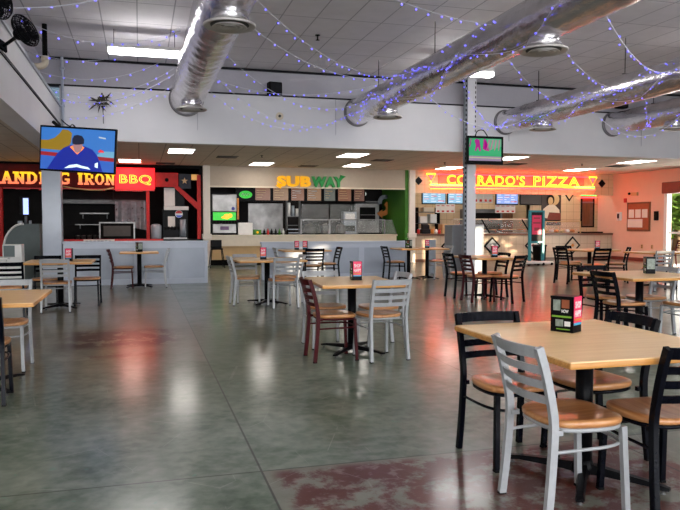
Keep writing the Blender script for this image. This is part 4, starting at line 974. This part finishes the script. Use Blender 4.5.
for i, (x0, x1) in enumerate(((5.2, 6.2), (6.2, 7.2), (7.2, 8.2))):
    t = thing('sneeze_guard', 'glass sneeze guard on the sandwich counter, %s bay' % ('left', 'middle', 'right')[i], 'glass guard', ((x0 + x1) / 2, 23.0, .98), 0, 'sneeze guards')
    w_ = (x1 - x0) / 2
    obj('pane', MB().box(-w_ + .03, w_ - .03, 0, .012, .05, 1.02 if i < 2 else .5), 'glass', t)
    obj('rail', MB().box(-w_, w_, -.01, .03, .48, .52), 'steel', t); obj('post', MB().box(-w_, -w_ + .03, -.01, .03, 0, .52), 'steel', t); obj('post', MB().box(w_ - .03, w_, -.01, .03, 0, .52), 'steel', t)
    obj('top_shelf', MB().box(-w_, w_, .0, .35, .50, .515), 'glass', t)
t = thing('end_guard', 'sloping glass guard at the right end of the sandwich counter', 'glass guard', (8.2, 23.0, .98))
obj('pane', MB().prism([(0, .02), (.42, .02), (.25, .48), (0, .48)], 0, .012), 'glass', t); obj('rail', MB().tube([(0, 0, .5), (.25, 0, .48), (.43, 0, .02)], .014, 6), 'steel', t)
t = thing('toaster_oven', 'steel-framed oven on the rear wall of the sandwich kitchen', 'oven', (8.10, 24.75, 1.0))
obj('body', MB().bbox(-.46, .46, -.1, .4, .0, 1.10, .02), 'steel', t); obj('door', Bx(-.30, .30, -.12, -.1, .45, .95), 'dull_black', t); obj('shelf', MB().box(-.28, .28, -.13, -.12, .66, .68), 'steel_dull', t); obj('vent_panel', MB().box(-.5, .5, -.12, .4, 1.12, 1.18), 'steel_dull', t)
t = thing('small_toaster', 'pale square toaster behind the sandwich glass', 'toaster', (7.05, 23.55, .98)); obj('body', MB().bbox(-.24, .24, -.15, .15, .0, .78, .02), 'grey_metal_light', t); obj('window', Bx(-.17, .17, -.16, -.15, .5, .72), 'white', t); obj('slot', Bx(-.18, .18, -.16, -.15, .1, .3), 'dull_black', t)
t = thing('oval_sign', 'white oval sign hanging in the sandwich kitchen', 'sign', (7.72, 24.45, 2.43)); obj('plate', MB().prism([(.26 * math.cos(2 * PI * k / 28), .14 * math.sin(2 * PI * k / 28)) for k in range(28)], -.02, 0), scr('oval_white', (.6, .68, .62), .8), t)
obj('lettering', MB().box(-.13, .13, -.024, -.02, .02, .04).box(-.1, .1, -.024, -.02, -.04, -.02), 'grey_metal', t); obj('hanger', MB().cyl((0, 0, .13), (0, 0, .66), .008, n=6), 'dull_black', t)
def arc_pts(cx, cz, r, a0, a1, n=14): return [(cx + r * math.cos(math.radians(a0 + (a1 - a0) * k / n)), cz + r * math.sin(math.radians(a0 + (a1 - a0) * k / n))) for k in range(n + 1)]
t = thing('arrow_emblem', 'large grey and orange S-shaped arrow emblem beside the green wall', 'emblem', (8.70, 24.6, 0)); ox = 0
def band(pts, w, m, nm):
    P = [Vector((x, 0, z)) for x, z in pts]; L_ = []; R_ = []
    for i, p in enumerate(P):
        d = (P[min(i + 1, len(P) - 1)] - P[max(i - 1, 0)]).normalized(); nrm = Vector((-d.z, 0, d.x)); L_.append(p + nrm * w); R_.append(p - nrm * w)
    mb = MB(); rings = [[(l.x, -.03, l.z), (l.x, .03, l.z), (r.x, .03, r.z), (r.x, -.03, r.z)] for l, r in zip(L_, R_)]
    mb.ring_loft(rings, smooth=False); return obj(nm, mb, m, t)
band([(-.10 + .22, 2.40)] + arc_pts(.06, 2.14, .2, 60, 200), .075, 'grey_metal', 'arrow_upper')
band(arc_pts(-.02, 1.92, .2, 62, -100), .085, 'orange', 'arrow_lower'); obj('arrow_head', MB().prism([(-.04, 1.86), (-.04, 1.56), (-.25, 1.72)], -.03, .03), 'orange', t)
obj('mount', MB().box(-.02, .02, .03, .6, 1.9, 1.94).box(-.02, .02, .03, .6, 2.2, 2.24), 'dull_black', t)

# ------------------------------------------------------------------ pizza shop
t = thing('pizza_sign', 'glowing neon sign reading CORRADO\'S PIZZA across the tiled fascia', 'sign', (12.9, YS, 0))
obj('backing', MB().bbox(-2.80, 3.1, -.05, 0, 2.72, 3.10, .01), mat('sign_glow_panel', s2l('c98070'), .5, noise=.05), t)  # added panel, its reddish colour standing in for neon glow on tile
for body, w_, cx in (("CORRADO'S", 3.05, -.98), ('PIZZA', 1.92, 1.88)):
    obj('letter_face', text_mesh(body, w_, .31, cx, 2.90, -.09, .03, .0, spacing=1.12), scr('letter_red', (.75, .03, .02), .8), t)
    obj('neon_tube', text_mesh(body, w_ + .03, .35, cx, 2.90, -.12, .02, 0, tube=.024, spacing=1.12), 'neon_yellow', t)
obj('neon_line', MB().cyl((-1.7, -.12, 2.70), (2.7, -.12, 2.70), .014, n=8), 'neon_yellow', t)
for xa, xb in ((-3.15, -1.5), (2.6, 3.5)): obj('neon_line', MB().cyl((xa, -.12, 2.705), (xb, -.12, 2.705), .022, n=8), 'neon_green', t)
obj('neon_line', MB().cyl((-3.15, -.12, 2.62), (3.5, -.12, 2.62), .022, n=8), 'neon_red', t)
obj('neon_line', MB().cyl((-3.0, -.10, 3.08), (3.3, -.10, 3.08), .016, n=8), 'neon_red', t)  # top red tube added to spill red light on the backing
obj('neon_line', MB().cyl((-3.15, -.12, 2.56), (3.5, -.12, 2.65), .010, n=8), 'neon_orange', t)
for x in (-3.12, 3.42):
    obj('neon_slice', MB().tube([(x - .17, -.12, 3.07), (x, -.12, 2.78), (x + .17, -.12, 3.07)], .013, 8, closed=True).tube([(x - .17, -.12, 3.09), (x + .17, -.12, 3.09)], .014, 8), 'neon_yellow', t)
    obj('neon_slice_filling', MB().prism([(x - .09, 3.03), (x, 2.88), (x + .09, 3.03)], -.13, -.10), 'neon_red', t)
def diamond(x, y, z, r, label, m='black', inner=None, cr=None):
    t = thing('diamond_tile', label, 'tile', (x, y, z), 0, 'diamond tiles on the pizza shop')
    q = lambda r_: [(-r_, 0), (0, r_), (r_, 0), (0, -r_)]
    obj('border', MB().prism(q(r), -.012, 0), m, t)
    if inner: obj('inset', MB().prism(q(r * .74), -.018, -.010), inner, t)
    if cr: obj('centre_mark', MB().prism(q(r * .22), -.022, -.017), cr, t)
diamond(9.36, YS, 2.84, .15, 'black diamond tile left of the neon slice'); diamond(16.8, YS, 2.86, .16, 'black diamond tile at the right end of the pizza fascia')
FX = YS - .02
for x, m, c_, s_ in ((10.55, 'white', None, 'leftmost, partly behind the grey box'), (12.22, 'grey_metal', 'white', 'grey-centred one right of the steel column'), (13.88, 'white', 'red', 'white one behind the teal stand'), (15.55, 'pizza_front', 'orange', 'beige-centred one at the far right')):
    diamond(x, FX, .54, .34, 'black-bordered diamond on the pizza counter front, ' + s_, 'black', m, c_)
t = thing('pizza_counter', 'tiled pizza counter with a brown stone top', 'counter', (13.2, YS, 0))
obj('cabinet', Bx(-4.0, 4.08, 0, .8, 0, .92), 'pizza_front', t); obj('worktop', MB().bbox(-4.0, 4.08, -.08, .85, .92, .99, .01), 'counter_brown', t); obj('kick', Bx(-4.0, 4.08, -.01, 0, 0, .1), 'counter_brown', t)
for x0, x1, s_ in ((10.9, 12.25, 'left'), (12.3, 13.9, 'right')):
    t = thing('display_case', 'glass pizza display case with a sloping dark end bar, %s one' % s_, 'display case', ((x0 + x1) / 2, 23.05, .99), 0, 'glass display cases')
    w_ = (x1 - x0) / 2
    obj('glass', MB().prism([(-.05, .02), (.5, .02), (.5, .50), (.15, .50)], -w_, w_, 'YZ'), 'glass', t)
    obj('rail', MB().box(-w_, w_, .12, .16, .50, .54), 'cream_lip', t); obj('end_bar', MB().tube([(w_ - .02, -.06, .02), (w_ - .25, .14, .52)], .022, 4), 'dull_black', t)
    obj('base', MB().box(-w_, w_, -.06, .5, 0, .03), 'steel', t)
    for k in range(4):
        px = -w_ + .2 + k * (2 * w_ - .4) / 3
        pz = obj('pizza', MB().lathe([(.15, 0), (.16, .02), (.13, .03)], (px, .25, .12), 16), 'orange' if k % 2 else 'tan', t)
        obj('pan', MB().lathe([(.14, 0), (.17, .015)], (px, .25, .10), 16), 'steel', t)
    obj('shelf', MB().box(-w_ + .02, w_ - .02, .1, .45, .09, .10).box(-w_ + .02, w_ - .02, .2, .45, .3, .31), 'steel', t)
t = thing('display_case', 'low glass display case with goods near the chef picture', 'display case', (15.35, 23.1, .99), 0, 'glass display cases')
obj('glass', MB().box(-.75, .75, 0, .4, .03, .42), 'glass', t); obj('rail', MB().box(-.77, .77, -.02, .02, .42, .45).box(-.77, -.74, -.02, .02, 0, .42).box(.74, .77, -.02, .02, 0, .42), 'tan', t)
random.seed(4)
for k in range(6): obj('bread', MB().ball((-.6 + k * .23, .2, .08), .09, 12, 8, (1.1, 1, .7)), ('tan', 'white', 'orange')[k % 3], t)
simple('counter_tray', 'dark flat tray at the right end of the pizza counter', 'tray', MB().bbox(-.42, .42, -.2, .2, 0, .05, .01), 'dull_black', (16.55, 23.1, .99))
def menu_tv(x, label, col, on=True):
    t = thing('menu_screen', label, 'menu screen', (x, 23.6, 2.33), 0, 'menu screens above the pizza counter'); w_ = .47
    obj('bezel', MB().bbox(-w_, w_, 0, .06, -.28, .27, .01), 'black', t)
    s = obj('screen', Bx(-w_ + .03, w_ - .03, -.006, 0, -.24, .24), scr('screen_' + col, {'blue': (.30, .55, .75), 'violet': (.28, .42, .85), 'off': (.02, .012, .01)}[col], .62), t)
    if on:
        l = MB(); random.seed(int(x * 10))
        for c_ in range(3):
            for r_ in range(5): l.box(-.40 + c_ * .28, -.40 + c_ * .28 + random.uniform(.08, .22), -.01, -.006, .16 - r_ * .085, .18 - r_ * .085)
        obj('listing', l, scr('listing_white', (.75, .75, .78), .9), s)
        obj('heading', MB().box(-.40, -.2, -.01, -.006, -.10, -.07).box(.15, .40, -.01, -.006, -.18, -.14).box(-.1, .1, -.01, -.006, .0, .03), scr('listing_red', (.5, .08, .12), .9), s)
    obj('hanger', MB().box(-.02, .02, .02, .05, .27, .78), 'dull_black', t)
menu_tv(10.30, 'blue menu screen leftmost above the pizza counter', 'blue'); menu_tv(11.30, 'blue menu screen partly hidden by the steel column', 'blue'); menu_tv(13.27, 'violet-blue menu screen right of the paper posters', 'violet'); menu_tv(14.28, 'switched-off dark menu screen left of the chef picture', 'off', False)
def paper_menu(x, z, w_, h_, label, y=23.65, n=2):
    t = thing('paper_menu', label, 'poster', (x, y, z), 0, 'paper menus above the pizza counter')
    obj('sheet', MB().box(-w_, w_, 0, .02, -h_, h_), 'paper', t); l = MB(); random.seed(int(x * 7))
    for c_ in range(n):
        cx = -w_ + (c_ + .5) * 2 * w_ / n
        l.box(cx - w_ / n * .6, cx + w_ / n * .6, -.004, 0, h_ * .55, h_ * .7); l.box(cx - w_ / n * .5, cx + w_ / n * .5, -.004, 0, -h_ * .8, -h_ * .45)
    obj('printed_food', l, 'red', t); obj('hanger', MB().box(-.01, .01, .005, .015, h_, 3.1 - z), 'steel_dull', t)
paper_menu(12.10, 2.36, .20, .25, 'white paper poster just right of the steel column'); paper_menu(12.50, 2.36, .19, .25, 'white paper poster, second right of the steel column')
paper_menu(10.75, 1.90, .38, .16, 'long white price strip under the left menu screens', 23.6, 4); paper_menu(13.25, 1.91, .42, .16, 'long white price strip under the violet-blue screen', 23.7, 4)
t = thing('chef_picture', 'tall picture of a person in cream with a pale hat disc, beside the dark screen', 'picture', (15.2, 23.66, 1.90))
obj('board', MB().box(-.42, .42, 0, .03, -.62, .62), scr('umber', (.06, .03, .02), .1), t)
def fig(poly, m, y): obj('figure', MB().prism(poly, y - .004, y), m, t)
ell = lambda cx, cz, a, b_, n=20: [(cx + a * math.cos(2 * PI * k / n), cz + b_ * math.sin(2 * PI * k / n)) for k in range(n)]
fig(ell(.12, .38, .22, .23), 'tan', 0); fig([(-.42, -.2), (-.36, .0), (-.2, .12), (-.05, .2), (.15, .15), (.34, -.02), (.38, -.3), (-.2, -.35), (-.42, -.3)], 'cream_lip', -.006)
fig(ell(-.05, .36, .17, .20), 'dull_black', -.012); fig(ell(-.05, .31, .11, .15), 'tan', -.018); fig([(-.1, -.12), (.4, -.15), (.4, -.42), (-.2, -.4)], 'rust_brown', -.012); fig([(-.25, -.42), (.35, -.42), (.35, -.48), (-.25, -.48)], 'dull_black', -.014)
t = thing('kitchen_doorway', 'wooden door panel in the pizza kitchen behind the display case', 'door', (14.0, 24.85, 0)); obj('leaf', MB().box(-.45, .45, -.05, 0, 0, 2.05), 'wood_dark', t); obj('frame', MB().box(-.52, -.45, -.07, 0, 0, 2.12).box(.45, .52, -.07, 0, 0, 2.12).box(-.52, .52, -.07, 0, 2.05, 2.12), 'cream_lip', t)
t = thing('pizza_oven', 'dark steel oven at the back of the pizza kitchen', 'oven', (12.6, 24.4, 0)); obj('body', MB().bbox(-.7, .7, -.4, .4, .6, 1.9, .02), 'steel_dull', t); obj('door', Bx(-.6, .6, -.42, -.4, 1.5, 1.75), 'dull_black', t); obj('door', Bx(-.6, .6, -.42, -.4, 1.1, 1.35), 'dull_black', t); obj('leg', MB().box(-.65, -.6, -.3, .3, 0, .6).box(.6, .65, -.3, .3, 0, .6), 'steel_dull', t)
t = thing('storage_rack', 'rack stacked with white boxes at the left of the pizza kitchen', 'shelf', (10.4, 24.5, 0))
obj('frame', MB().box(-.45, -.41, -.2, .2, 0, 1.95).box(.41, .45, -.2, .2, 0, 1.95), 'dull_black', t)
for k in range(4): obj('shelf', MB().box(-.45, .45, -.2, .2, .5 + k * .42, .53 + k * .42), 'steel_dull', t)
random.seed(9)
for k, (x, z, w_, h_) in enumerate(((-.25, .95, .12, .22), (.1, .95, .16, .3), (-.2, 1.37, .15, .25), (.2, 1.37, .13, .33), (0, 1.79, .2, .16))):
    obj('stored_box', MB().bbox(x - w_, x + w_, -.18, .15, z, z + h_, .01), ('paper', 'tan', 'paper', 'white', 'cream_lip')[k], t)
simple('cash_register', 'small register on the pizza counter near the divider', 'register', MB().bbox(-.16, .16, -.12, .12, 0, .16, .02).prism([(-.1, .16), (.1, .16), (.1, .36), (-.1, .30)], -.12, .12, 'YZ'), 'charcoal', (9.75, 23.1, .99))
simple('box_panel', 'tan cardboard box on the pizza counter left of the grey box', 'box', MB().bbox(-.33, .33, -.2, .2, 0, .34, .01), 'tan', (10.75, 23.3, .99))
for k, (x, c_) in enumerate(((9.45, 'red'), (9.98, 'orange'), (10.12, 'paper'), (10.25, 'red'))):
    simple('food_jar', 'small jar or shaker on the left end of the pizza counter', 'jar', MB().lathe([(.05, 0), (.055, .1), (.04, .13), (.04, .16)], n=12), c_, (x, 23.0, .99), 'jars on the pizza counter')
t = thing('triangle_emblem', 'black-edged triangle on the tiled pizza wall', 'emblem', (16.0, 23.7, 2.4)); obj('border', MB().prism([(-.26, .15), (.26, .15), (0, -.20)], -.015, 0), 'black', t); obj('inset', MB().prism([(-.16, .10), (.16, .10), (0, -.11)], -.02, -.012), 'tan', t)
t = thing('serving_window', 'dark framed opening with a neon strip at the right of the pizza wall', 'window', (16.82, 23.7, 1.9))
obj('frame', MB().box(-.30, -.25, -.04, 0, -.68, .70).box(.25, .30, -.04, 0, -.68, .70).box(-.3, .3, -.04, 0, -.70, -.65).box(-.3, .3, -.04, 0, .45, .70), 'black', t)
obj('view', Bx(-.25, .25, -.015, 0, -.65, .45), 'counter_brown', t); obj('door_panel', Bx(-.18, .1, -.02, -.015, -.6, .25), 'wood_dark', t); obj('sash', Bx(-.25, .25, -.03, -.02, .25, .30), 'grey_metal', t)
obj('neon_strip', MB().cyl((-.33, -.08, .55), (.33, -.08, .55), .025, n=8), 'neon_green', t); obj('neon_strip', MB().cyl((-.33, -.08, .46), (.33, -.08, .46), .022, n=8), 'neon_red', t)

# ------------------------------------------------------------------ things on the pink wall
t = thing('notice_board', 'cork notice board with white sheets on the pink wall', 'notice board', (RX, 21.33, 1.6))
obj('frame', MB().box(-.04, 0, -.60, .60, -.52, .52), 'wood_dark', t); obj('cork', Bx(-.045, -.04, -.54, .54, -.46, .46), 'cork', t)
for y, z in ((-.35, .1), (.0, .1), (.35, .1), (.4, -.25), (.15, -.25), (-.1, -.25)): obj('notice', MB().box(-.052, -.045, y - .14, y + .14, z - .14, z + .16), 'paper', t)
for y, s_ in ((21.14, 'left'), (20.63, 'right')):
    t = thing('wall_outlet', 'beige wall outlet under the notice board, %s one' % s_, 'outlet', (RX, y, .53), 0, 'outlets'); obj('plate', MB().box(-.012, 0, -.05, .05, -.07, .07), 'tan', t); obj('socket', MB().box(-.016, -.012, -.02, .02, .01, .05).box(-.016, -.012, -.02, .02, -.05, -.01), 'wood_dark', t)
simple('wall_phone', 'dark box on the pink wall right of the notice board', 'wall box', MB().bbox(-.06, 0, -.09, .09, -.16, .16, .01), 'dull_black', (RX, 20.42, 1.62))
t = thing('soap_dispenser', 'white dispenser with a dark side left of the notice board', 'dispenser', (RX, 22.35, 1.62)); obj('body', MB().bbox(-.1, 0, -.1, .1, -.16, .16, .02), 'white', t); obj('slot', MB().box(-.105, -.1, -.05, .05, -.08, .1), 'dull_black', t)
simple('fire_alarm', 'small dark red alarm above the notice board', 'alarm', MB().bbox(-.06, 0, -.06, .06, -.08, .08, .01), 'red', (RX, 22.05, 2.2))
t = thing('emergency_light', 'small twin emergency light high on the pink wall', 'light', (RX, 21.6, 2.42)); obj('case', MB().bbox(-.07, 0, -.22, .12, -.06, .06, .01), 'tan', t); obj('lamp', MB().ball((-.06, .2, .02), .05, 10, 8), 'dull_black', t)
simple('valance', 'dark red brown valance over the glass door', 'valance', MB().bbox(-.3, 0, -1.1, .02, -.22, .16, .03), 'rust_brown', (RX - .05, 19.80, 2.58))

# ------------------------------------------------------------------ floor-standing things at the back
t = thing('equipment_box', 'waist-high grey metal box around the foot of the steel column', 'metal box', (8.36, 16.85, 0))
obj('side_cabinet', MB().bbox(-.48, -.19, .0, .5, 0, 1.32, .01), 'grey_metal', t); obj('front_cabinet', MB().bbox(-.19, .46, .05, .5, 0, 1.33, .01), 'grey_metal_light', t); obj('lock', MB().box(-.15, -.11, .04, .05, .9, .98), 'black', t)
t = thing('standing_sign', 'teal-framed standing sign with a red poster on a white wheeled base', 'sign stand', (12.35, 20.1, 0), .1)
obj('frame', MB().bbox(-.28, -.20, -.04, .04, .14, 1.78, .008).bbox(.24, .32, -.04, .04, .14, 1.78, .008).box(-.2, .24, -.03, .03, 1.72, 1.78).box(-.2, .24, -.03, .03, .72, .78), 'teal', t)
obj('panel', MB().box(-.2, .24, -.015, .015, .78, 1.72), 'charcoal', t); p = obj('poster', Bx(-.16, .20, -.022, -.015, 1.0, 1.62), 'pink_card', t); p['label'] = 'red poster'
obj('poster_print', MB().box(-.10, .14, -.026, -.022, 1.5, 1.55).box(-.12, .16, -.026, -.022, 1.35, 1.40).box(-.08, .12, -.026, -.022, 1.12, 1.22), mat('poster_dark', (.3, .02, .04), .5, noise=.1), p)
obj('base', MB().bbox(-.50, .05, -.25, .25, .06, .14, .02).bbox(.05, .55, -.22, .22, .04, .12, .02), 'white', t)
for x in (-.42, -.05, .15, .48): obj('wheel', MB().cyl((x, -.23, .045), (x, -.19, .045), .045, n=14).cyl((x, .19, .045), (x, .23, .045), .045, n=14), 'dull_black', t)
t = thing('trash_can', 'black bin behind the teal standing sign', 'bin', (13.05, 21.0, 0)); obj('body', MB().lathe([(.17, 0), (.20, .02), (.23, .6), (.24, .62), (.2, .63)], n=24), 'dull_black', t); obj('liner', MB().lathe([(.235, .57), (.25, .6), (.24, .635), (.22, .63)], n=24), 'charcoal', t)
t = thing('high_chair', 'dark high chair standing near the left end of the sandwich counter', 'high chair', (2.25, 21.6, 0))
for sx in (-1, 1):
    for sy in (-1, 1): obj('leg', MB().tube([(sx * .22, sy * .22, 0), (sx * .15, sy * .15, .6)], .015, 6), 'black', t)
obj('seat', MB().bbox(-.17, .17, -.17, .17, .56, .60, .01), 'black', t); obj('backrest', MB().bbox(-.17, .17, .14, .17, .60, .85, .02), 'black', t)
simple('queue_post', 'short grey post beside the long table at the pizza entrance', 'post', MB().bbox(-.12, .12, -.06, .06, 0, .92, .01), 'grey_metal_light', (8.1 - .5, 17.6, 0))

# ------------------------------------------------------------------ outside
struct('ground_outside', Bx(17.6, 60, -30, 60, -.15, -.05), 'asphalt')
def tree(x, y, h, label):
    t = thing('tree', label, 'tree', (x, y, -.05)); obj('trunk', MB().tube([(0, 0, 0), (.1, 0, h * .3), (0, .1, h * .6)], [.18, .14, .08], 10), 'bark', t)
    c_ = MB(); random.seed(int(x * 3 + y))
    for k in range(2600):
        u = random.random() ** .4; a = random.uniform(0, 2 * PI); b_ = math.acos(random.uniform(-1, 1)); R_ = h * .42
        p = Vector((R_ * u * math.sin(b_) * math.cos(a), R_ * u * math.sin(b_) * math.sin(a), h * .55 + R_ * .95 * u * math.cos(b_)))
        d = Vector((random.uniform(-1, 1), random.uniform(-1, 1), random.uniform(-.6, .6))).normalized() * .22; q = Vector((-d.y, d.x, random.uniform(-.1, .1)))
        c_.add([p - d, p + q * .6, p + d, p - q * .6], [(0, 1, 2, 3)])
    obj('foliage', c_, 'foliage', t)['kind'] = 'stuff'
tree(28, 31.5, 7, 'leafy green tree outside the glass door, left one'); tree(33, 39, 9, 'leafy green tree outside the glass door, right one'); tree(24, 14.5, 6.0, 'unseen leafy tree added right of the door to block the sun'); tree(23.5, 26.5, 4.6, 'leafy green tree outside, behind the others')  # third tree is added out of view to keep sun off the door

# ------------------------------------------------------------------ world, sun, daylight
w = bpy.data.worlds.new('sky'); scn.world = w; w.use_nodes = True; nt = w.node_tree
bg = nt.nodes['Background']; sky = nt.nodes.new('ShaderNodeTexSky'); sky.sky_type = 'HOSEK_WILKIE'
sd = Vector((.78, -.62, .10)).normalized(); sky.sun_direction = Vector((.78, -.62, .35)).normalized(); sky.turbidity = 3.5
nt.links.new(sky.outputs[0], bg.inputs[0]); bg.inputs[1].default_value = 1.6
def sunl():
    l = bpy.data.lights.new('sun', 'SUN'); l.energy = 14; l.angle = math.radians(.7); l.color = (1, .80, .55)
    o = bpy.data.objects.new('sun', l); C.objects.link(o); o.rotation_euler = sd.to_track_quat('Z', 'Y').to_euler(); o.location = (30, -20, 10)
sunl()
def area_lamp(nm, loc, rot, sx, sy, e, col):
    l = bpy.data.lights.new(nm, 'AREA'); l.shape = 'RECTANGLE'; l.size = sx; l.size_y = sy; l.energy = e; l.color = col
    o = bpy.data.objects.new(nm, l); C.objects.link(o); o.location = loc; o.rotation_euler = rot
for i, x in enumerate((-3., 3.5, 10.)): area_lamp('rear_fill_lamp', (x, -8.15, 1.9), (PI / 2, 0, 0), 5, 2.2, 380, (.93, .96, 1.))  # unseen fill lamps added in front of the solid rear wall
area_lamp('daylight_door', (RX + .25, 18.95, 1.2), (0, PI / 2, 0), 2.3, 1.8, 60, (1, .97, .9))

# ------------------------------------------------------------------ camera and colour
cam = bpy.data.cameras.new('camera'); co = bpy.data.objects.new('camera', cam); C.objects.link(co)
cam.sensor_width = 36; cam.lens = 700 / 680 * 36; cam.clip_end = 300
co.location = (0, 0, 1.37); co.rotation_euler = (PI / 2 - math.atan(32 / 700), 0, -math.atan(200 / 700)); scn.camera = co
vs = scn.view_settings; vs.view_transform = 'Standard'; vs.look = 'None'; vs.gamma = 1; vs.use_curve_mapping = False; vs.exposure = .64
scn.cycles.use_denoising = True
scn.cycles.max_bounces = 8; scn.cycles.diffuse_bounces = 4; scn.cycles.glossy_bounces = 4; scn.cycles.sample_clamp_indirect = 6
